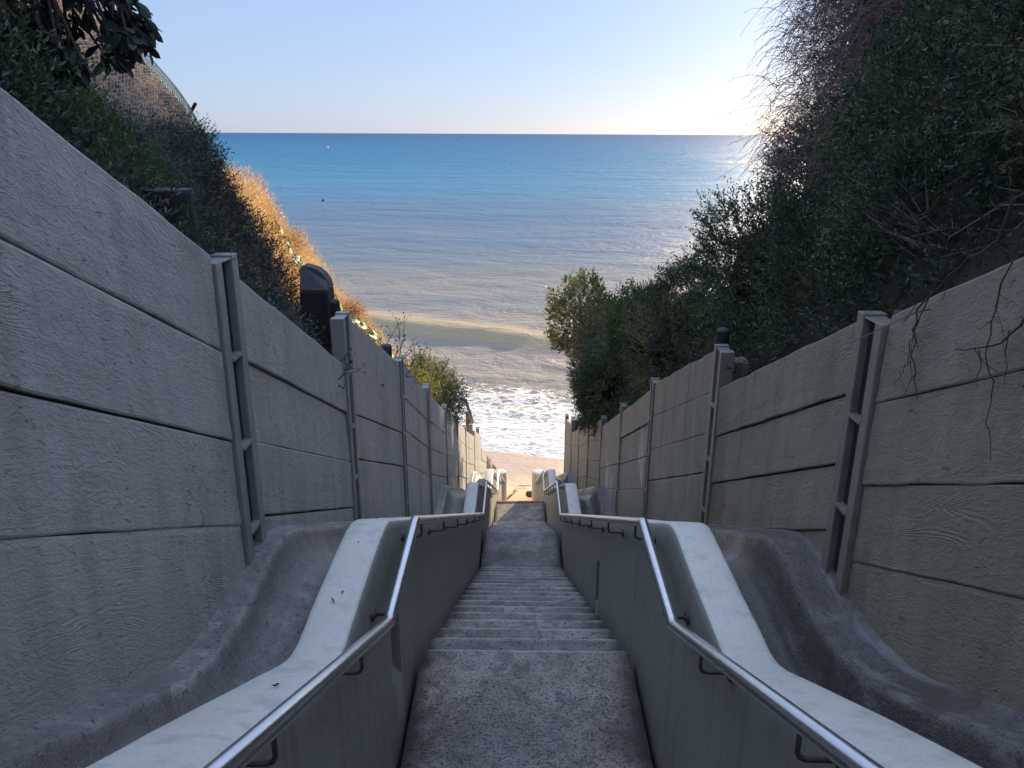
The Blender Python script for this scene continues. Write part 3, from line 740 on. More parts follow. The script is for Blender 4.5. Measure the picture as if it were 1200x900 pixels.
# the odd streak of foam behind
st = q.math('MULTIPLY', q.ramp(q.noise(q.mapping(flat, (.18, 1.6, 1)), .9, 6, .7, .8), [(.66, 0.0), (.70, 1.0)]), q.ramp(q.math('MULTIPLY', q.math('SUBTRACT', y, 38), .05), [(0.0, 1.0), (.9, 0.0)]))
foam = q.math('MAXIMUM', foam, q.math('MULTIPLY', st, .5))
q.l(q.mix(foam, colr, (.84, .79, .73)), bs.inputs['Base Color'])
q.l(q.ramp(foam, [(0.0, .48), (1.0, .8)]), bs.inputs['Roughness'])
bs.inputs['IOR'].default_value = 1.33; bs.inputs['Specular IOR Level'].default_value = .10
w1 = q.noise(q.mapping(flat, (.65, 1.0, 1)), 1.7, 5, .6, .6); w2 = q.noise(q.mapping(flat, (.32, .5, 1)), .55, 6, .68, .6)
w3 = q.noise(q.mapping(flat, (.05, .10, 1)), .45, 7, .72, .5)
far = q.ramp(q.math('MULTIPLY', q.math('SUBTRACT', ld, 1.5), .5), [(.1, 0.0), (.6, 1.0)])
h = q.math('ADD', q.math('MULTIPLY', w1, .16), q.math('MULTIPLY', w2, .60)); h = q.math('ADD', h, q.math('MULTIPLY', q.math('MULTIPLY', w3, far), 5.5))
h = q.math('ADD', h, q.math('MULTIPLY', foam, .05))
q.l(q.bump(h, .8, 1.0), bs.inputs['Normal'])
tag(make_mesh('sea_water', P.reshape(-1, 3), F, m, None, True), kind='structure')

# seabed far below and land all round behind, so the world does not end at the frame
b = MB(); b.box(-4000, 4000, -3000, 18.2, -16, -15.0)
tag(b.build('ground', M['soil']), kind='structure')

# unseen land on the sun's side, added to keep the stairway in shade
def shade_headland():
    pts = []
    nx_, ny_ = 90, 40
    xx = np.linspace(0, 1, nx_); t = np.linspace(0, 1, ny_)
    P = np.zeros((nx_, ny_, 3))
    for i, u in enumerate(xx):
        # seaward edge: from the tip back along the coast
        ex = 50 + 260 * u; ey = 119.7 + 40 * u
        for j, v in enumerate(t):
            # v 0..1: foot on seaward side -> top -> landward
            if v < .35: k = v / .35; px, py, pz = ex, ey + 4 - 4 * k, SEA - 2 + 46 * k ** .8
            else: k = (v - .35) / .65; px, py, pz = ex + 30 * k, ey - 120 * k, SEA + 44 + 3 * k
            P[i, j] = (px, py, pz)
    P[:, :, :2] += (fbm(P * .08, 90, 4)[..., None]) * 1.2; P[..., 2] += fbm(P * .05, 92, 4) * 2
    # face of the tip
    tip = P[0].copy(); tip2 = tip.copy(); tip2[:, 0] -= 2.0; tip2[:, 2] = SEA - 2
    b = MB(); b.grid(P); b.grid(np.stack([tip, tip2], 0))
    tag(b.build('shade_headland', M['tan_rock'], smooth=False), kind='structure')
shade_headland()

# ------------------------------------------------------------------ bluffs
def interp_rows(rows, nu, nv):
    """rows: list of lists of control points (same length) -> smooth dense grid (nv x nu)"""
    A = np.array(rows, float)
    def res(A, n):
        m = A.shape[0]; t = np.linspace(0, m - 1, n); i = np.clip(t.astype(int), 0, m - 2); f = (t - i)[:, None, None]
        p0 = A[np.clip(i - 1, 0, m - 1)]; p1 = A[i]; p2 = A[i + 1]; p3 = A[np.clip(i + 2, 0, m - 1)]
        return .5 * ((2 * p1) + (-p0 + p2) * f + (2*p0 - 5*p1 + 4*p2 - p3) * f**2 + (-p0 + 3*p1 - 3*p2 + p3) * f**3)
    B = res(A, nv); B = res(B.transpose(1, 0, 2), nu).transpose(1, 0, 2)
    return B
def grid_obj(name, P, mat, smooth=True):
    a, c = P.shape[:2]; idx = np.arange(a * c).reshape(a, c)
    F = np.stack([idx[:-1, :-1], idx[1:, :-1], idx[1:, 1:], idx[:-1, 1:]], -1).reshape(-1, 4)
    return make_mesh(name, P.reshape(-1, 3), F, mat, None, smooth)
def normals(P):
    du = np.gradient(P, axis=0); dv = np.gradient(P, axis=1); n = np.cross(du, dv); n /= np.linalg.norm(n, axis=-1, keepdims=True) + 1e-9
    return n

def leaves(P0, D, length, width, tone, curl=.25, rs=rng):
    """one folded four-cornered leaf per row: P0 base, D direction"""
    n = len(P0); D = D / (np.linalg.norm(D, axis=1, keepdims=True) + 1e-9)
    r = rs.normal(size=(n, 3)); S_ = np.cross(D, r); S_ /= np.linalg.norm(S_, axis=1, keepdims=True) + 1e-9
    N_ = np.cross(S_, D); L = length[:, None]; W = width[:, None]
    V = np.empty((n, 4, 3)); V[:, 0] = P0; V[:, 1] = P0 + D * L * .5 + S_ * W * .5 + N_ * W * curl
    V[:, 2] = P0 + D * L + N_ * W * -.2; V[:, 3] = P0 + D * L * .5 - S_ * W * .5 + N_ * W * curl
    F = np.arange(n * 4).reshape(n, 4)
    return V.reshape(-1, 3), F, np.repeat(tone, 4)
def keep_back(V, F, T, k=4):
    P = V.reshape(-1, k, 3); x = P[..., 0]; y = P[..., 1]; z = P[..., 2]
    lw_ = np.interp(y, TLY, TLZ); rw_ = np.interp(y, TRY, TRZ)
    bad = ((x > -1.26) & (x < 0) & (z < lw_ + .015)) | ((x < 1.40) & (x > 0) & (z < rw_ + .015))
    ok = ~bad.any(1); P = P[ok]
    return P.reshape(-1, 3), np.arange(len(P) * k).reshape(-1, k), T.reshape(-1, k)[ok].ravel()
TLY = [-3.2, 2.84, 2.85, 3.0, 4.8, 4.81, 5.08, 7.08, 9.1, 11.3, 13.3, 15.4, 17.5, 19.7]; TLZ = [2.62, -.43, -.38, -.5, -1.44, -1.1, -1.15, -2.1, -3.1, -4.1, -5.05, -6.0, -7.0, -8.0]
TRY = [-3.2, 2.66, 2.67, 2.9, 4.7, 4.71, 4.95, 7.02, 9.1, 11.2, 13.3, 15.4, 17.5, 19.9]; TRZ = [2.2, -.60, -.56, -.66, -1.55, -1.28, -1.34, -2.26, -3.3, -4.3, -5.1, -6.1, -6.9, -7.5]
def sprigs(Pb, Db, n, L, leaf, lw, spread=1.0, tone0=None, rs=rng, behind=False):
    """n leaves up each sprig that starts at Pb along Db with length L"""
    m = len(Pb); Db = Db / (np.linalg.norm(Db, axis=1, keepdims=True) + 1e-9)
    t = np.tile(np.linspace(.1, 1, n), (m, 1)) + rs.uniform(-.05, .05, (m, n))
    Pp = Pb[:, None] + Db[:, None] * (t * L[:, None])[..., None]
    side = rs.normal(size=(m, n, 3)); dr = Db[:, None] * .75 + side * .6 * spread + np.array([0, 0, .15])
    ln = leaf * rs.uniform(.6, 1.25, (m, n)); tn = rs.uniform(0, 1, (m, n)) * .45 + (rs.uniform(0, .55, (m, 1)) if tone0 is None else tone0[:, None])
    tn = tn + (t - .5) * .15
    V_, F_, T_ = leaves(Pp.reshape(-1, 3), dr.reshape(-1, 3), ln.ravel(), ln.ravel() * lw, np.clip(tn.ravel(), 0, 1), rs=rs)
    return keep_back(V_, F_, T_) if behind else (V_, F_, T_)

def shrub(name, c, rad, label, mat, count, leaf=.035, lw=.4, per=9, spl=.13, seed=1, group=None, core=True, up=.35, cat='shrub', lump=.28, twigs=14, twig_mat=None, corecol=None):
    rs = np.random.default_rng(seed); c = np.array(c, float); rad = np.array(rad, float)
    e = empty(name, (c[0], c[1], c[2] - rad[2]), label, cat, group)
    d = rs.normal(size=(count, 3)); d /= np.linalg.norm(d, axis=1, keepdims=True)
    lm = 1 + lump * fbm(d * 1.9 + seed * 5.1, seed, 3) * 1.3
    f = lm * (rs.uniform(.55, 1.0, count) ** .5)
    Pb = c + d * rad * f[:, None]
    clump = fbm(Pb * 3.2, seed + 3, 3); keep = clump > -.28; Pb = Pb[keep]; dd = d[keep]
    D = dd * 1.0 + rs.normal(size=dd.shape) * .45 + np.array([0, 0, up])
    t0 = np.clip(.22 + .75 * clump[keep] + rs.uniform(-.15, .30, len(Pb)), 0, .75)
    V, F, T = sprigs(Pb, D, per, spl * rs.uniform(.6, 1.5, len(Pb)), leaf, lw, 1.0, t0, rs)
    o = make_mesh('leaves', V, F, mat, None, False, T); place(o, e)
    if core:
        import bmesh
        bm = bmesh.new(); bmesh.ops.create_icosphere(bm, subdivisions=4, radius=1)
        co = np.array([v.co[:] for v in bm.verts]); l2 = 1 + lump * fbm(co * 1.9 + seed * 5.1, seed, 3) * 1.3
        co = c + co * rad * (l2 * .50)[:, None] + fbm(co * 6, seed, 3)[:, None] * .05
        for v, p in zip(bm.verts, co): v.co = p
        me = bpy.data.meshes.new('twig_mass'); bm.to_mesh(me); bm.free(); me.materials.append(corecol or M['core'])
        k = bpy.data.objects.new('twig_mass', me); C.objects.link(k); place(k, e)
    m = MB()
    for _ in range(twigs):
        a = c + rs.normal(size=3) * rad * .15; d1 = rs.normal(size=3); d1 /= np.linalg.norm(d1); d1[2] = abs(d1[2]) * .8
        p = [a + d1 * rad * t_ * 1.05 + rs.normal(size=3) * .03 * t_ for t_ in (0, .35, .7, 1.05)]
        k_ = min(1.0, float(min(rad)) / .8); m.tube(p, [.012 * k_, .008 * k_, .005 * k_, .002], 5)
    if twigs: m.build('branches', twig_mat or M['twig'], e)
    return e

# --- left spur: cliff above, scrub below.  Rows from the wall top up to the crest and over the back
W = [(-1.27, -4.5, 2.6), (-1.26, -1.5, 1.55), (-1.26, .8, .45), (-1.26, 2.0, -.12), (-1.26, 2.9, -.6), (-1.28, 3.9, -1.1), (-1.28, 4.7, -1.5), (-1.30, 5.3, -1.9)]
Rg = [(-6.0, 2.0, 6.0), (-5.6, 5.0, 4.4), (-4.85, 6.8, 2.4), (-3.77, 7.6, .98), (-3.00, 7.2, .21), (-2.77, 6.9, -.35), (-2.15, 6.3, -.86), (-1.72, 5.75, -1.34)]
Rg = [(-6.0, 2.0, 2.9), (-5.4, 5.0, 2.5), (-4.55, 6.9, 1.9), (-3.72, 7.55, .86), (-3.02, 7.2, .16), (-2.68, 6.75, -.42), (-2.08, 6.15, -.92), (-1.64, 5.65, -1.36)]
Mid = [tuple(.45 * np.array(w) + .55 * np.array(r) + np.array([-.25, -.2, -.25])) for w, r in zip(W, Rg)]
Bk = [tuple(np.array(r) + np.array([-1.2, 1.0, -1.2])) for r in Rg]; Bk2 = [tuple(np.array(r) + np.array([-3.5, 2.5, -8])) for r in Rg]
Bk0 = [tuple(np.array(w) + np.array([0, 0, -.5])) for w in W]
spur = interp_rows([Bk0, W, Mid, Rg, Bk, Bk2], 300, 260)
nrm = normals(spur); 
if nrm[60, 75, 0] < 0: nrm = -nrm
spur_d = spur + nrm * (fbm(spur * 1.6, 51, 4) * .11 + fbm(spur * np.array([7, 7, 2.5]), 52, 4) * .09 + fbm(spur * 22, 54, 3) * .03)[..., None]
spur_d[..., 0] = np.minimum(spur_d[..., 0], -1.27)
hill = grid_obj('hillside', spur_d, M['brown_rock']); tag(hill, kind='structure')
# scrub on the spur: everything below a line that climbs inland
P = spur_d.reshape(-1, 3); N_ = nrm.reshape(-1, 3)
vv = np.repeat(np.linspace(0, 5, 130), 150); uu = np.tile(np.linspace(0, 7, 150), 130)
def sample_surface(Pg, Ng, n, cond, rs):
    a, c = Pg.shape[:2]; out_p = []; out_n = []
    A = np.linalg.norm(np.cross(Pg[1:, :-1] - Pg[:-1, :-1], Pg[:-1, 1:] - Pg[:-1, :-1]), axis=-1)
    iv, iu = np.meshgrid(np.arange(a - 1), np.arange(c - 1), indexing='ij'); ok = cond(iv / (a - 1), iu / (c - 1), Pg[:-1, :-1])
    w = (A * ok).ravel(); w /= w.sum(); k = rs.choice(len(w), n, p=w); i, j = k // (c - 1), k % (c - 1)
    f = rs.uniform(0, 1, (n, 2, 1))
    p = Pg[i, j] * (1 - f[:, 0]) * (1 - f[:, 1]) + Pg[i+1, j] * f[:, 0] * (1 - f[:, 1]) + Pg[i, j+1] * (1 - f[:, 0]) * f[:, 1] + Pg[i+1, j+1] * f[:, 0] * f[:, 1]
    return p, Ng[i, j]
rs = np.random.default_rng(12)
def low(v, u, p):   # v: 0 wall .. .6 crest ; keep the cliff bare
    cl = fbm(p * 1.4, 77, 3) * .05
    return (v > .15) & (v < .66) & ((u > .69 + cl) | (v < .42 + .24 * np.clip((u - .50) / .19, 0, 1) + cl * .6))
p, n_ = sample_surface(spur_d, nrm, 50000, low, rs)
cl = fbm(p * 2.6, 78, 3)
D = n_ * .7 + rs.normal(size=p.shape) * .5 + np.array([.1, 0, .55])
V, F, T = sprigs(p + n_ * (.02 + .10 * np.clip(cl, 0, 1))[:, None], D, 8, .13 * rs.uniform(.5, 1.5, len(p)), .028, .30, 1, np.clip(.15 + .5 * cl + rs.uniform(-.1, .2, len(p)), 0, .55), rs, True)
tag(make_mesh('ground_cover', V, F, M['leaf_grey'], None, False, T), 'dark grey green scrub covering the slope above the left wall', 'ground cover', kind='stuff')
# green ferny patch nearer the camera
def ferny(v, u, p): return (v > .17) & (v < .42) & (u > .22) & (u < .60)
p, n_ = sample_surface(spur_d, nrm, 6000, ferny, rs); cl = fbm(p * 3.1, 79, 3)
k = cl > -.05; p, n_, cl = p[k], n_[k], cl[k]
V, F, T = sprigs(p + n_ * .08, n_ * .6 + rs.normal(size=p.shape) * .4 + np.array([.1, 0, .8]), 14, .20 * rs.uniform(.6, 1.4, len(p)), .026, .28, 1.1, np.clip(.2 + .5 * cl, 0, .6), rs, True)
tag(make_mesh('fern_cover', V, F, M['leaf_green'], None, False, T), 'fine leaved green growth along the top of the first left panel', 'ground cover', kind='stuff')

# netting draped over the cliff
rs = np.random.default_rng(5)
nv, nu = 120, 190
v0, v1, u0, u1 = .33, .64, .34, .70
def surf(vq, uq):
    a, c = spur_d.shape[:2]; y_ = np.clip(vq, 0, .999) * (a - 1); x_ = np.clip(uq, 0, .999) * (c - 1); i = y_.astype(int); j = x_.astype(int); fy = (y_ - i)[..., None]; fx = (x_ - j)[..., None]
    base = spur[i, j] * (1-fy) * (1-fx) + spur[i+1, j] * fy * (1-fx) + spur[i, j+1] * (1-fy) * fx + spur[i+1, j+1] * fy * fx
    nn = nrm[i, j]
    return base + nn * (.075 + .03 * fbm(base * 1.2, 55, 3))[..., None]
vq, uq = np.meshgrid(np.linspace(v0, v1, nv), np.linspace(u0, u1, nu), indexing='ij')
Gn = surf(vq, uq)
def strands(Pl, r):
    """polylines (k, m, 3) -> thin three sided tubes in one array"""
    k, m_, _ = Pl.shape; t = np.gradient(Pl, axis=1); t /= np.linalg.norm(t, axis=-1, keepdims=True) + 1e-9
    a = np.cross(t, np.array([.3, .5, .8])); a /= np.linalg.norm(a, axis=-1, keepdims=True) + 1e-9; b_ = np.cross(t, a)
    rr = r if np.isscalar(r) else np.asarray(r)[..., None]
    V = np.stack([Pl + rr * (math.cos(q_) * a + math.sin(q_) * b_) for q_ in (0, 2.094, 4.189)], 2)
    idx = np.arange(k * m_ * 3).reshape(k, m_, 3); F = []
    for q_ in range(3):
        F.append(np.stack([idx[:, :-1, q_], idx[:, 1:, q_], idx[:, 1:, (q_+1) % 3], idx[:, :-1, (q_+1) % 3]], -1).reshape(-1, 4))
    return V.reshape(-1, 3), np.concatenate(F)
VV = []; FF = []; off = 0
for dirn in (1, -1):
    L = []
    for s0 in range(-nv, nu, 3):
        ii = np.arange(nv); jj = s0 + dirn * ii + (0 if dirn > 0 else nv)
        zig = jj + .0
        ok = (zig >= 0) & (zig < nu)
        if ok.sum() < 6: continue
        i_, j_ = ii[ok], jj[ok].astype(int); L.append(Gn[i_, j_])
    for pl in L:
        V, F = strands(pl[None], .0023); VV.append(V); FF.append(F + off); off += len(V)
tag(make_mesh('cliff_netting', np.concatenate(VV), np.concatenate(FF), M['net']), 'teal rockfall netting draped over the brown cliff above the dark scrub', 'netting')
# steel stake on the crest
e = MB(); e.tube([(-2.92, 7.1, .13), (-2.83, 7.07, .24)], .015, 8)
tag(e.build('anchor_stake', M['timber'], smooth=False), 'short dark anchor stake sticking out from the crest of the netted cliff', 'stake')

# --- sunlit hill further down the coast on the left
R2 = [(-8.2, 17, -.5), (-7.1, 18, -1.0), (-6.6, 19.2, -1.35), (-6.5, 20.5, -2.4), (-6.15, 21.8, -3.35), (-5.75, 23, -4.75), (-5.1, 24, -5.9), (-4.6, 25, -6.9), (-4.1, 26, -8.4)]
def mv(l, d): return [tuple(np.array(p) + np.array(d)) for p in l]
W2 = [(-1.45, 5.6, -2.0), (-1.45, 7.0, -2.7), (-1.45, 9.0, -3.6), (-1.45, 11, -4.5), (-1.45, 13, -5.5), (-1.45, 15.3, -6.6), (-1.45, 17.5, -7.6), (-1.5, 20, -9.0), (-1.6, 23, -11.4)]
Md2 = [tuple(.5 * np.array(a_) + .5 * np.array(b_) + np.array([-.6, 0, -.9])) for a_, b_ in zip(W2, R2)]
hill2 = interp_rows([mv(W2, (0, 0, -1)), W2, Md2, R2, mv(R2, (-2, 2, -2.5)), mv(R2, (-5, 4, -13))], 150, 130)
n2 = normals(hill2)
if n2[70, 70, 0] < 0: n2 = -n2
h2 = hill2 + n2 * (fbm(hill2 * .9, 53, 4) * .22)[..., None]
h2[..., 0] = np.minimum(h2[..., 0], -1.30)
tag(grid_obj('hillside', h2, M['tan_rock']), kind='structure')
rs = np.random.default_rng(22)
p, nn = sample_surface(h2, n2, 14000, lambda v, u, q_: (v > .30) & (v < .68), rs)
k = rs.uniform(0, 1, len(p)) < 1.0
D = nn * .6 + rs.normal(size=p.shape) * .35 + np.array([.2, .1, .8])
V, F, T = sprigs(p, D, 5, .30 * rs.uniform(.3, 1.5, len(p)), .13, .10, .8, np.clip(.3 + .5 * fbm(p * .8, 80, 3), 0, .6), rs)
tag(make_mesh('dry_grass', V, F, M['dry'], None, False, T), 'golden dry grass and brush on the sunlit slope beyond the dark scrub', 'dry grass', kind='stuff')
def dry_bush(c, rad, label, mat, seed, n=900, L=.7):
    rs = np.random.default_rng(seed); c = np.array(c, float); e = empty('dry_bush', tuple(c), label, 'bush')
    d = rs.normal(size=(n, 3)); d /= np.linalg.norm(d, axis=1, keepdims=True); d[:, 2] = np.abs(d[:, 2]) * .8 - .15
    Pl = []
    t = np.linspace(0, 1, 6)
    for k in range(n):
        w = rs.normal(size=3) * .18
        Pl.append([c + d[k] * rad * tt * rs.uniform(.9, 1.02) + w * tt * tt * rad.mean() if False else c + d[k] * np.array(rad) * tt + w * np.array(rad) * tt * tt for tt in t])
    Pl = np.array(Pl); r = np.tile(np.linspace(.010, .003, 6), (n, 1))
    V, F = strands(Pl, r)
    place(make_mesh('stems', V, F, M['twig_pale']), e)
    ends = Pl[:, 3:].reshape(-1, 3); dd = np.repeat(d, 3, 0)
    V, F, T = sprigs(ends, dd + rs.normal(size=dd.shape) * .6, 5, L * .25 * np.ones(len(ends)), .07, .12, 1.2, rs.uniform(0, .5, len(ends)), rs)
    place(make_mesh('leaves', V, F, mat, None, False, T), e)
    return e
dry_bush((-6.45, 20.7, -2.95), (.62, .7, .75), 'rounded russet bare bush on the sunlit slope against the sea', M['dry_pink'], 31, 420)
dry_bush((-5.25, 22.6, -5.2), (.6, .7, .6), 'low straw coloured bush on the sunlit slope just behind the big timber post', M['dry_pink'], 32, 320)
dry_bush((-6.85, 18.4, -1.45), (.35, .5, .4), 'small golden bush topmost on the sunlit slope by the netted cliff', M['dry'], 33, 240)
# green net strip running down the sunlit slope
st_u = np.linspace(.30, .92, 90); wv_ = np.linspace(0, 1, 9)
P = np.zeros((90, 9, 3)); a_, c_ = hill2.shape[:2]
for i, u in enumerate(st_u):
    for j, w in enumerate(wv_):
        v = .545 + .018 * math.sin(u * 9) + .022 * (w - .5)
        P[i, j] = h2[int(v * (a_ - 1)), int(u * (c_ - 1))] + n2[int(v * (a_ - 1)), int(u * (c_ - 1))] * (.16 + .02 * math.sin(i * .9 + j) + .03 * math.cos(j * 2.2))
o = grid_obj('slope_netting', P, M['net_green'], True); sm = o.modifiers.new('s', 'SOLIDIFY'); sm.thickness = .015
tag(o, 'pale green erosion netting strip running down the sunlit golden slope', 'netting')

# --- bare twigs and the bush on top of the left wall
def bare_twigs(c, label, seed, n=26, h=.8, spread=.55, mat=None, lean=(0, 0), name='bare_shrub'):
    rs = np.random.default_rng(seed); c = np.array(c, float); m = MB(); buds = []
    def br(p, d, L, r, dep):
        pts = [p]; q_ = p.copy(); dd = d.copy()
        for k in range(4):
            dd = dd + rs.normal(size=3) * .16; dd /= np.linalg.norm(dd); q_ = q_ + dd * L / 4; pts.append(q_.copy())
            if dep > 0 and rs.uniform() < .75:
                sd = dd + rs.normal(size=3) * .65; sd /= np.linalg.norm(sd); br(q_.copy(), sd, L * .5, r * .55, dep - 1)
        m.tube(pts, list(np.linspace(r, r * .35, 5)), 5); buds.append(pts[-1])
    for k in range(n):
        d = np.array([rs.normal() * spread + lean[0], rs.normal() * spread + lean[1], 1]); d /= np.linalg.norm(d)
        br(c + rs.normal(size=3) * np.array([.12, .25, .05]), d, h * rs.uniform(.5, 1.1), .006, 2)
    e = empty(name, tuple(c), label, 'shrub'); m.build('stems', mat or M['twig'], e)
    B = np.array(buds); V, F, T = leaves(B, rs.normal(size=B.shape), np.full(len(B), .03), np.full(len(B), .018), rs.uniform(0, 1, len(B)), rs=rs)
    place(make_mesh('leaves', V, F, M['leaf_olive'], None, False, T), e)
bare_twigs((-1.42, 7.75, -2.50), 'leafless twiggy shrub above the left wall against the brown breaking wave', 41, 16, .48, .5, lean=(.22, .1))
bare_twigs((-1.45, 6.6, -2.2), 'sparse pale twiggy shrub at the wall top between the post and the bare twigs', 42, 10, .40, .4, M['twig_pale'])
bare_twigs((-1.36, 4.85, -1.52), 'dead leaf tangle on the wall top at the foot of the big timber post', 43, 9, .22, 1.2)
shrub('wall_top_bush', (-1.72, 12.3, -4.32), (.55, 1.7, .42), 'bushy green shrub spilling over the left wall, with yellow sunlit tips', M['leaf_olive'], 2600, .055, .3, 9, .17, 61, up=.8, twigs=20, cat='bush')
shrub('wall_top_bush', (-1.48, 13.3, -4.75), (.38, .7, .38), 'dark green drooping clump hiding the white pipe on the left wall top', M['leaf_dark'], 900, .055, .3, 8, .18, 62, up=.1, twigs=6, cat='bush')
shrub('wall_top_bush', (-1.80, 11.1, -3.95), (.45, 1.1, .32), 'low yellow green scrub behind the left wall between bare twigs and bushy shrub', M['dry_yellow'], 900, .05, .22, 8, .18, 63, up=1.2, twigs=8, cat='bush')
e = MB(); e.tube([(-1.16, 12.9, -4.50), (-1.04, 13.0, -4.50), (-.98, 13.2, -4.62), (-.90, 14.0, -5.35)], .03, 10)
tag(e.build('drain_pipe', M['pvc'], smooth=True), 'white bent drain pipe poking out of the bush above the left wall', 'pipe')

# --- right bluff (ground beneath the hedge)
st = [-5, -2, 0, 2, 4, 6, 8, 10, 12, 14, 16, 18, 20.5, 23]
def wt(y): return float(np.interp(y, [-5, 2.67, 4.7, 9.1, 13.3, 17.5, 19.9, 23], [3.1, -.61, -1.6, -3.3, -5.1, -6.9, -7.7, -11.5])) - .16
r0 = [(1.42, y, wt(y)) for y in st]
r1 = [(1.9, y, wt(y) + float(np.interp(y, [-5, 12, 16, 20, 23], [.9, .9, .7, .2, .1]))) for y in st]
z2 = [2.6, 1.8, 1.4, 1.2, .9, -.2, -1.6, -2.6, -3.6, -4.4, -5.2, -6.2, -7.6, -11.0]
r2 = [(2.5, y, z) for y, z in zip(st, z2)]
z3 = [2.8, 2.2, 2.0, 1.9, 1.8, 1.6, .7, -.3, -1.6, -2.8, -3.7, -4.8, -6.6, -10]
r3 = [(4.2, y, z) for y, z in zip(st, z3)]
z4 = [3, 2.6, 2.6, 2.6, 2.8, 3.0, 3.0, 2.8, 2.2, 1.6, .6, -1.0, -4, -9]
r4 = [(8, y, z) for y, z in zip(st, z4)]
r4b = [(13, y, z + 2.5) for y, z in zip(st, z4)]
r4c = [(25, y, z + 3.5) for y, z in zip(st, z4)]
r5 = [(60, y, z + 4) for y, z in zip(st, z4)]
rb = interp_rows([mv(r0, (0, 0, -1.5)), r0, r1, r2, r3, r4, r4b, r4c, r5], 140, 170)
n3 = normals(rb)
if n3[60, 60, 2] < 0: n3 = -n3
rb = rb + n3 * (fbm(rb * 1.3, 57, 4) * .12)[..., None]
rb[..., 0] = np.maximum(rb[..., 0], 1.42)
tag(grid_obj('hillside', rb, M['bank']), kind='structure')
rs = np.random.default_rng(19)
p, nn = sample_surface(rb, n3, 24000, lambda v, u, q_: (v > .13) & (v < .62) & (q_[..., 1] > 0), rs)
D = nn * .6 + rs.normal(size=p.shape) * .5 + np.array([-.1, 0, .5])
V, F, T = sprigs(p, D, 8, .2 * rs.uniform(.5, 1.5, len(p)), .045, .3, 1, np.clip(.2 + .5 * fbm(p * 1.5, 81, 3), 0, .55), rs, True)
tag(make_mesh('ground_cover', V, F, M['leaf_dark'], None, False, T), 'dark undergrowth filling the bank under the hedge above the right wall', 'ground cover', kind='stuff')

H = 'shrubs of the tall hedge above the right wall'
def hs(c, rad, lab, mat, n, seed, **k):
    k['leaf'] = k.get('leaf', .036) * .82; k.setdefault('per', 11)
    return shrub('hedge_shrub', c, rad, lab, M[mat], n, seed=seed, group=H, **k)
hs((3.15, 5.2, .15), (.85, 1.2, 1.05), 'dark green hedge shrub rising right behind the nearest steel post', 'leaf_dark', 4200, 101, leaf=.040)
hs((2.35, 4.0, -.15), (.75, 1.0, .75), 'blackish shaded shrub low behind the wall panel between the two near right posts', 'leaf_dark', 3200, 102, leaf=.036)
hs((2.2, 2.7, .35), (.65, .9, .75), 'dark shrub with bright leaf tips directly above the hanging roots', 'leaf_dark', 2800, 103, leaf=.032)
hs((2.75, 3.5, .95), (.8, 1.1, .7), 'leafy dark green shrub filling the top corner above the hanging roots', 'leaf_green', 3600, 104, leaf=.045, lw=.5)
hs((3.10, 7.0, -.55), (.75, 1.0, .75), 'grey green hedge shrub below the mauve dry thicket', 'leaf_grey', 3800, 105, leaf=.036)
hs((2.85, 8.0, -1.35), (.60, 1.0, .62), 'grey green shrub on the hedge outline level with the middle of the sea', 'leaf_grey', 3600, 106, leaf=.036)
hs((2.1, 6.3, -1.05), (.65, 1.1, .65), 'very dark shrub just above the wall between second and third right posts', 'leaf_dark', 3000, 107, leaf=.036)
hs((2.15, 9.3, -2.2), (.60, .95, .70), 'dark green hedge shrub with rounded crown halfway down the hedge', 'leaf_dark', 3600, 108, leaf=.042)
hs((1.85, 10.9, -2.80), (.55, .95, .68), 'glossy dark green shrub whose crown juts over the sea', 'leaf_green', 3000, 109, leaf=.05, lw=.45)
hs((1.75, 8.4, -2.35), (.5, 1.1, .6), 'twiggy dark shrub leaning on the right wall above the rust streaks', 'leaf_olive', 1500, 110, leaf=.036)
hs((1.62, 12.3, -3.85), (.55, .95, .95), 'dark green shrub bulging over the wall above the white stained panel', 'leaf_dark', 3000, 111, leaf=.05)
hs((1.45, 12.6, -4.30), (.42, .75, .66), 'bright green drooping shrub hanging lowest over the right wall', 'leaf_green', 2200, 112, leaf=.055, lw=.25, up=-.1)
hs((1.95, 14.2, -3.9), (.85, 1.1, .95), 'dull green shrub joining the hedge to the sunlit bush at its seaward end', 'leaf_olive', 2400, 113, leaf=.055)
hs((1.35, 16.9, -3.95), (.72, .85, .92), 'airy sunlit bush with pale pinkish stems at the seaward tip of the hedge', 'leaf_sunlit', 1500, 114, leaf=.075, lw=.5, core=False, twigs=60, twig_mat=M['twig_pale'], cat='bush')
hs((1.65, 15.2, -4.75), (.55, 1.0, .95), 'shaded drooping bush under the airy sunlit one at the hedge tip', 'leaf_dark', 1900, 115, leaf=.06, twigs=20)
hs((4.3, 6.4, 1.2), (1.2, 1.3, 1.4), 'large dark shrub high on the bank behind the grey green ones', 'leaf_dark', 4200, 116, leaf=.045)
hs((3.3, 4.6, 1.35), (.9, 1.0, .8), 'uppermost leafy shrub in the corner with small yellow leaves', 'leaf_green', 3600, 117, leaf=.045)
hs((3.55, 8.6, -.55), (.85, 1.1, .80), 'olive green shrub on the skyline below the end of the mauve thicket', 'leaf_grey', 3200, 118, leaf=.042)

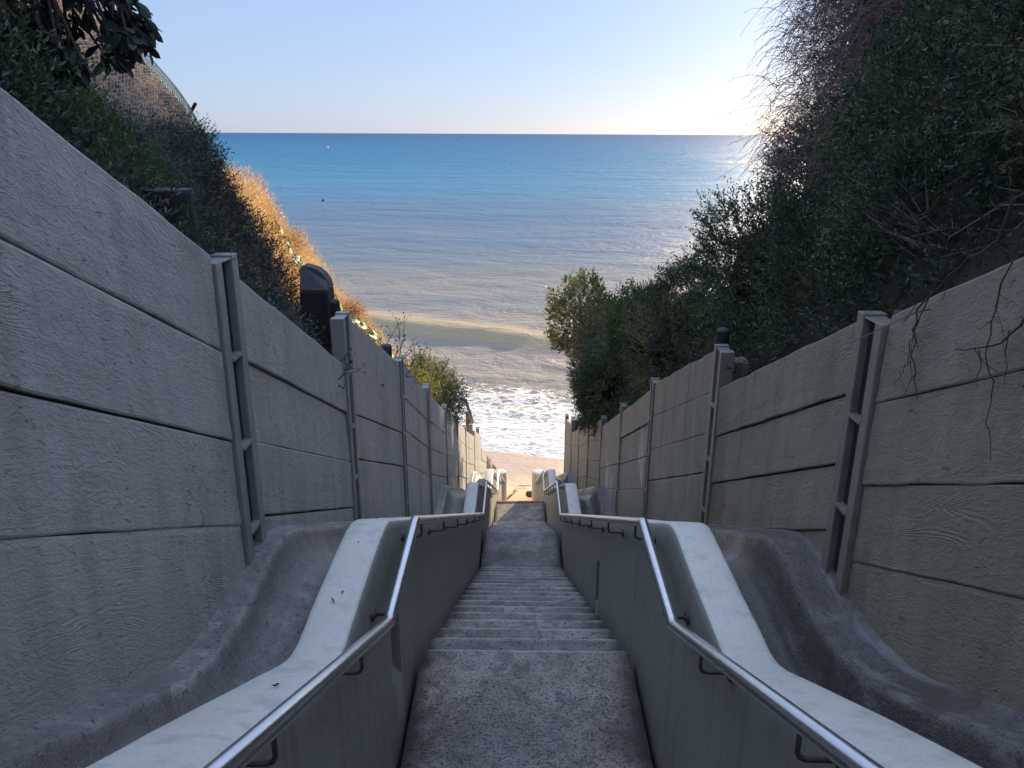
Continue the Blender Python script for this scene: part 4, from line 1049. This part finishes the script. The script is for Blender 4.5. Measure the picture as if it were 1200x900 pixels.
hs((2.2, 18.5, -4.75), (.9, 1.2, .9), 'unseen dark shrub added behind the sunlit bush to shade the left wall', 'leaf_dark', 1500, 119, leaf=.07)  # out of view, put in to cast shade on the left wall
hs((2.7, 20.4, -5.3), (.9, 1.2, .9), 'unseen shrub added farthest toward the beach to shade the left wall', 'leaf_dark', 1300, 120, leaf=.07)  # second hidden shrub, also added to block sun from the left wall
hs((1.80, 3.3, -.42), (.34, .75, .36), 'low tangle of dark leaves and stems right on the wall edge behind the nearest post', 'leaf_dark', 1500, 121, leaf=.028, core=False, twigs=40, twig_mat=M['twig_pale'])
hs((1.80, 2.1, .12), (.34, .75, .36), 'low brownish scrub on the wall edge where the roots start', 'leaf_olive', 1200, 122, leaf=.026, core=False, twigs=50, twig_mat=M['twig_pale'])
hs((1.85, 4.5, -.95), (.34, .8, .38), 'low shaded scrub on the wall edge between the nearest post and the stump', 'leaf_dark', 1400, 123, leaf=.03, core=False, twigs=30)
# mauve dry thicket with arching twigs against the bright sky
def thicket():
    rs = np.random.default_rng(140); c = np.array([2.72, 6.55, .95])
    e = empty('dry_thicket', tuple(c), 'tall mauve grey thicket of dry arching twigs against the bright sky', 'thicket')
    n = 22000; Pl = []
    t = np.linspace(0, 1, 8)
    base = c + np.stack([-.35 + 1.65 * rs.uniform(0, 1, n) ** .8, rs.uniform(-1.0, 1.2, n), rs.uniform(-1.25, 1.5, n)], -1)
    # outline leans back as it climbs
    base[:, 0] += .07 * (base[:, 2] - c[2])
    d = np.stack([-np.abs(rs.normal(.45, .35, n)), rs.normal(0, .5, n), rs.normal(.35, .4, n)], -1); L = rs.uniform(.15, .50, n)
    Pl = base[:, None] + d[:, None] * (t[None, :, None] * L[:, None, None]) + np.array([0, 0, -1])[None, None] * (t[None, :, None] ** 2 * (L * .75)[:, None, None])
    Pl += rs.normal(size=Pl.shape) * .006
    V, F = strands(Pl, np.tile(np.linspace(.0032, .0012, 8), (n, 1)))
    place(make_mesh('twigs', V, F, M['twig_mauve']), e)
    ii = rs.integers(0, n, 34000); jj = rs.integers(1, 8, 34000); Pq = Pl[ii, jj]
    V, F, T = leaves(Pq, rs.normal(size=Pq.shape) + np.array([0, 0, -.4]), rs.uniform(.015, .03, len(Pq)), rs.uniform(.005, .010, len(Pq)), rs.uniform(0, 1, len(Pq)), rs=rs)
    place(make_mesh('leaves', V, F, M['leaf_purple'], None, False, T), e)
thicket()
shrub('dry_scrub', (3.65, 7.2, .9), (.85, 1.0, 1.5), 'dense mauve brown dry scrub filling the inside of the arching thicket', M['leaf_purple'], 3600, .035, .22, 10, .2, 141, cat='scrub')
shrub('dry_scrub', (3.0, 6.95, 1.0), (.50, .7, 1.5), 'upright mauve brown scrub right behind the arching twigs on the skyline', M['leaf_purple'], 3200, .03, .22, 10, .16, 142, cat='scrub')

# roots and vines hanging over the right wall
def hang(pts, label, seed, r=.006, sub=5):
    rs = np.random.default_rng(seed); m = MB(); P = np.array(pts, float)
    t = np.linspace(0, len(P) - 1, 22); Q = np.stack([np.interp(t, np.arange(len(P)), P[:, k]) for k in range(3)], -1)
    Q[1:-1] = (Q[:-2] + Q[1:-1] * 2 + Q[2:]) / 4; Q += rs.normal(size=Q.shape) * .006; Q[:, 0] = np.minimum(Q[:, 0], XR - .012 - .0) if True else Q[:, 0]
    Q[:3, 0] = np.linspace(P[0, 0], Q[3, 0], 3)
    m.tube(list(Q), list(np.linspace(r, r * .4, 22)), 6); o = m.build('vine', M['twig'], None)
    e = o; o.name = 'hanging_root'; tag(o, label, 'root', 'roots hanging over the right wall')
    s = MB()
    for k in range(sub):
        i = rs.integers(5, 20); d = np.array([0, rs.normal() * .8, -rs.uniform(.1, .9)]); d /= np.linalg.norm(d); L = rs.uniform(.05, .16)
        pp = [Q[i] + d * L * a + np.array([0, rs.normal() * .008, rs.normal() * .008]) for a in (0, .4, .7, 1)]
        for p_ in pp[1:]: p_[0] = min(p_[0], XR - .01)
        s.tube(pp, [r * .4, r * .3, r * .25, r * .15], 5)
    if sub: s2 = s.build('side_rootlets', M['twig'], None); s2.parent = o
hang([(1.5, 2.05, -.05), (1.27, 2.1, -.28), (1.275, 2.30, -.40), (1.28, 2.44, -.55), (1.28, 2.42, -.70), (1.28, 2.36, -.82)], 'thick root arching over the wall edge then down toward the nearest right post', 201, .0045, 6)
hang([(1.5, 2.35, -.30), (1.28, 2.38, -.46), (1.28, 2.43, -.62), (1.28, 2.46, -.74), (1.28, 2.50, -.80)], 'thin forked rootlet hanging closest to the nearest right post', 202, .0025, 5)
hang([(1.45, 1.72, .05), (1.27, 1.75, -.16), (1.275, 1.86, -.36), (1.28, 1.97, -.52), (1.28, 2.2, -.60)], 'dark root sweeping down and back along the top right panel', 203, .0048, 6)
hang([(1.5, 1.98, -.1), (1.28, 2.02, -.30), (1.28, 2.05, -.50), (1.28, 2.0, -.66), (1.28, 1.93, -.84)], 'wavy single root hanging in the middle of the near right panel', 204, .0028, 3)
hang([(1.5, 1.80, .02), (1.28, 1.84, -.2), (1.28, 1.86, -.42), (1.28, 1.83, -.62), (1.28, 1.76, -.80)], 'long straight thin root reaching the first groove of the near right panel', 205, .0028, 2)
# pale stick and stems tangle at the wall edge
s_ = MB(); rs = np.random.default_rng(77)
for k in range(26):
    a = np.array([rs.uniform(1.42, 1.75), rs.uniform(1.3, 2.45), 0]); a[2] = wt(a[1]) + rs.uniform(.15, .45)
    d = np.array([rs.normal(-.2, .3), rs.normal(0, .8), rs.normal(-.1, .4)]); L = rs.uniform(.15, .5)
    s_.tube([a, a + d * L * .5 + rs.normal(size=3) * .02, a + d * L + np.array([0, 0, -.05])], [.004, .003, .0015], 5)
tag(s_.build('dead_stems', M['twig_pale'], smooth=False), 'tangle of pale dead stems along the top edge of the near right panel', 'dead stems', kind='stuff')

# --- branch hanging into the picture at upper left: leathery leaves in whorls
def branch():
    rs = np.random.default_rng(301); e = empty('overhanging_tree', (-2.3, 1.6, 1.6), 'dark leathery leaved tree branches hanging into the upper left corner', 'tree')
    m = MB(); tips = []
    ends = []
    for k in range(240):
        # region: wide at the left edge, narrowing to the right
        f = rs.uniform(0, 1) ** .8; y = rs.uniform(2.5, 3.3)
        x = (-.72 + .285 * f) * y
        ztop = (.62 if True else 0) * y
        zlow = (.045 + .055 * f ** 2) * y
        z = zlow + (.26 * y) * rs.uniform(0, 1) ** 1.3
        ends.append((x, y, z))
    hubs = [np.array([-2.1, 2.5, .75]), np.array([-1.85, 2.7, .80]), np.array([-1.62, 2.9, .80]), np.array([-2.05, 3.0, .55])]
    trunk = np.array([-3.6, 1.6, 1.3])
    for h in hubs: m.tube([trunk, (trunk + h) / 2 + np.array([0, 0, .12]), h], [.05, .035, .02], 8)
    LB, LD, LL = [], [], []
    for p in ends:
        p = np.array(p); h = min(hubs, key=lambda q_: np.linalg.norm(q_ - p)); mid = (h + p) / 2 + rs.normal(size=3) * .05 + np.array([0, 0, .05])
        m.tube([h, mid, p], [.011, .007, .004], 5); ax = (p - mid); ax /= np.linalg.norm(ax)
        for q_ in range(rs.integers(7, 13)):
            d = ax * .5 + rs.normal(size=3) * .6 + np.array([0, 0, -.35]); LB.append(p - ax * rs.uniform(0, .06)); LD.append(d); LL.append(rs.uniform(.045, .085))
    m.build('branches', M['twig'], e)
    LB, LD, LL = np.array(LB), np.array(LD), np.array(LL); n = len(LB); LD /= np.linalg.norm(LD, axis=1, keepdims=True)
    S_ = np.cross(LD, rs.normal(size=(n, 3))); S_ /= np.linalg.norm(S_, axis=1, keepdims=True); N_ = np.cross(S_, LD)
    prof = [(0, .02), (.3, .16), (.62, .30), (.85, .22), (1, .02)]
    V = np.zeros((n, 5, 3, 3))
    for i, (t_, w_) in enumerate(prof):
        mid = LB + LD * (LL * t_)[:, None] - N_ * (LL * .12 * t_ ** 2)[:, None]
        V[:, i, 1] = mid; V[:, i, 0] = mid - S_ * (LL * w_ * .62)[:, None] + N_ * (LL * w_ * .18)[:, None]; V[:, i, 2] = mid + S_ * (LL * w_ * .62)[:, None] + N_ * (LL * w_ * .18)[:, None]
    idx = np.arange(n * 15).reshape(n, 5, 3)
    F = np.concatenate([np.stack([idx[:, :-1, k], idx[:, :-1, k+1], idx[:, 1:, k+1], idx[:, 1:, k]], -1).reshape(-1, 4) for k in (0, 1)])
    place(make_mesh('leaves', V.reshape(-1, 3), F, M['leaf_branch'], None, True, np.repeat(rs.uniform(0, 1, n), 15)), e)
branch()

# ------------------------------------------------------------------ small things on the beach and sea
import bmesh
def rock(name, c, r, label, mat, seed, cat='rock'):
    bm = bmesh.new(); bmesh.ops.create_icosphere(bm, subdivisions=4, radius=1); co = np.array([v.co[:] for v in bm.verts])
    f = 1 + .35 * fbm(co * 1.3 + seed, seed, 4); co = np.array(c) + co * np.array(r) * f[:, None]
    for v, p in zip(bm.verts, co): v.co = p
    me = bpy.data.meshes.new(name); bm.to_mesh(me); bm.free(); me.materials.append(mat); o = bpy.data.objects.new(name, me); C.objects.link(o)
    tag(o, label, cat); return o
rock('boulder', (-1.30, 25.6, -11.55), (.36, .45, .55), 'pale pinkish boulder beside the left gate pillar', M['boulder'], 3, 'boulder')
rock('boulder', (-.98, 25.9, -12.1), (.35, .4, .5), 'lower pale boulder tucked against the left gate pillar', M['boulder'], 8, 'boulder')
rock('beach_stone', (.42, 25.5, -12.55), (.15, .16, .12), 'small dark stone on the sand beside the right gate pillar', M['stone'], 5, 'stone')
m = MB(); m.tube([(-.42, 25.2, -12.60), (-.20, 25.9, -12.72), (-.02, 26.4, -12.80)], [.03, .028, .02], 7); m.tube([(-.14, 26.05, -12.72), (-.10, 26.6, -12.80)], [.02, .012], 6)
tag(m.build('driftwood', M['drift'], smooth=True), 'grey driftwood stick lying on the sand between the gate pillars', 'driftwood')
m = MB(); m.tube([(0, 26.9, -12.88), (.25, 26.8, -12.85), (.5, 26.9, -12.87)], [.012, .018, .01], 6)
tag(m.build('driftwood', M['drift'], smooth=True), 'thin curved twig on the sand beyond the thicker driftwood stick', 'driftwood')
# sailboat on the horizon
e = empty('sailboat', (-190, 2600, SEA), 'tiny reddish sailboat on the horizon', 'sailboat')
m = MB(); L = 5; m.add([(-190-L,2598,SEA+2),(-190+L,2598,SEA+2),(-190+L,2602,SEA+2),(-190-L,2602,SEA+2),(-190-L*.7,2599,SEA-.3),(-190+L*.7,2599,SEA-.3),(-190+L*.7,2601,SEA-.3),(-190-L*.7,2601,SEA-.3)], [(0,1,2,3),(7,6,5,4),(0,4,5,1),(1,5,6,2),(2,6,7,3),(3,7,4,0)]); m.build('hull', M['hull'], e)
m = MB(); m.add([(-190,2600,SEA+2.5),(-186,2600,SEA+2.5),(-190,2600,SEA+12),(-190,2600.3,SEA+2.5),(-186,2600.3,SEA+2.5),(-190,2600.3,SEA+12)], [(0,1,2),(5,4,3),(0,3,4,1),(1,4,5,2),(2,5,3,0)]); m.build('sail', M['sail'], e)
m = MB(); m.tube([(-178, 738, SEA - .2), (-178, 738, SEA + 1.2), (-178, 738, SEA + 2.4)], [1.0, .8, .2], 14)
tag(m.build('buoy', M['buoy'], smooth=True), 'small white buoy far out on the blue water', 'buoy')
m = MB(); m.tube([(-41.8, 165.5, SEA - .1), (-41.7, 165.6, SEA + .25), (-41.6, 165.8, SEA + .4), (-41.6, 165.8, SEA + .5)], [.2, .22, .16, .08], 10)
tag(m.build('marker_float', M['bird'], smooth=True), 'dark speck of a float bobbing among the kelp streaks', 'float')

# ------------------------------------------------------------------ light, sky, camera
AZ, EL = 25, 11
w = bpy.data.worlds.new('World'); scene.world = w; w.use_nodes = True; nt = w.node_tree; nt.nodes.clear(); q = NB(nt)
sky = q.n('TexSky'); sky.sky_type = 'NISHITA'; sky.sun_disc = False; sky.sun_elevation = R(EL); sky.sun_rotation = R(AZ)
sky.altitude = 10; sky.air_density = 1.0; sky.dust_density = .4; sky.ozone_density = 3.0
bg = q.n('Background'); bg.inputs['Strength'].default_value = .15; wo = q.n('OutputWorld')
gm = q.n('Gamma'); gm.inputs[1].default_value = .13; q.l(sky.outputs[0], gm.inputs[0])
ta_ = q.mix(1.0, gm.outputs[0], (1.02, 1.25, 1.82), 'MULTIPLY'); tb_ = q.mix(1.0, sky.outputs[0], (.10, .108, .13), 'MULTIPLY')
tn_ = q.mix(1.0, ta_, tb_, 'ADD')
# brightness added to the upper sky, above the frame, to fill the shaded foreground
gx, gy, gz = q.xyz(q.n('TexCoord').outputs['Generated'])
sky_fill = q.ramp(gz, [(.22, 0.0), (.62, 1.0)])
tn_ = q.mix(1.0, tn_, q.mix(sky_fill, (0, 0, 0), (1.42, 1.62, 1.98)), 'ADD')
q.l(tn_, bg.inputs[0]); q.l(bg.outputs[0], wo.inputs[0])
sl = bpy.data.lights.new('sun', 'SUN'); sl.energy = 5.0; sl.angle = R(.53); sl.color = (1.0, .80, .56); so = bpy.data.objects.new('sun', sl); C.objects.link(so)
import mathutils
dirn = mathutils.Vector((math.sin(R(AZ)) * math.cos(R(EL)), math.cos(R(AZ)) * math.cos(R(EL)), math.sin(R(EL))))
so.rotation_euler = dirn.to_track_quat('Z', 'Y').to_euler(); so.location = (20, 30, 30)

cam = bpy.data.cameras.new('camera'); co_ = bpy.data.objects.new('camera', cam); C.objects.link(co_); scene.camera = co_
cam.sensor_width = 36; cam.lens = 36 * 900 / 1200; cam.clip_start = .05; cam.clip_end = 60000
p_, yw, ro = R(18.06), R(.57), R(.26)
f_ = np.array([-math.sin(yw) * math.cos(p_), math.cos(yw) * math.cos(p_), -math.sin(p_)])
rr0 = np.array([math.cos(yw), math.sin(yw), 0]); uu0 = np.cross(rr0, f_)
rr = rr0 * math.cos(ro) + uu0 * math.sin(ro); uu_ = uu0 * math.cos(ro) - rr0 * math.sin(ro)
co_.matrix_world = mathutils.Matrix(((rr[0], uu_[0], -f_[0], 0), (rr[1], uu_[1], -f_[1], 0), (rr[2], uu_[2], -f_[2], 0), (0, 0, 0, 1)))
scene.view_settings.view_transform = 'Standard'; scene.view_settings.look = 'None'; scene.view_settings.gamma = 1; scene.view_settings.exposure = 1.05
scene.render.engine = 'CYCLES'
cy = scene.cycles; cy.use_denoising = True; cy.max_bounces = 8; cy.diffuse_bounces = 4; cy.use_adaptive_sampling = True; cy.adaptive_threshold = .025; cy.glossy_bounces = 3; cy.transmission_bounces = 2; cy.caustics_reflective = False; cy.caustics_refractive = False
try: cy.denoiser = 'OPENIMAGEDENOISE'
except Exception: pass
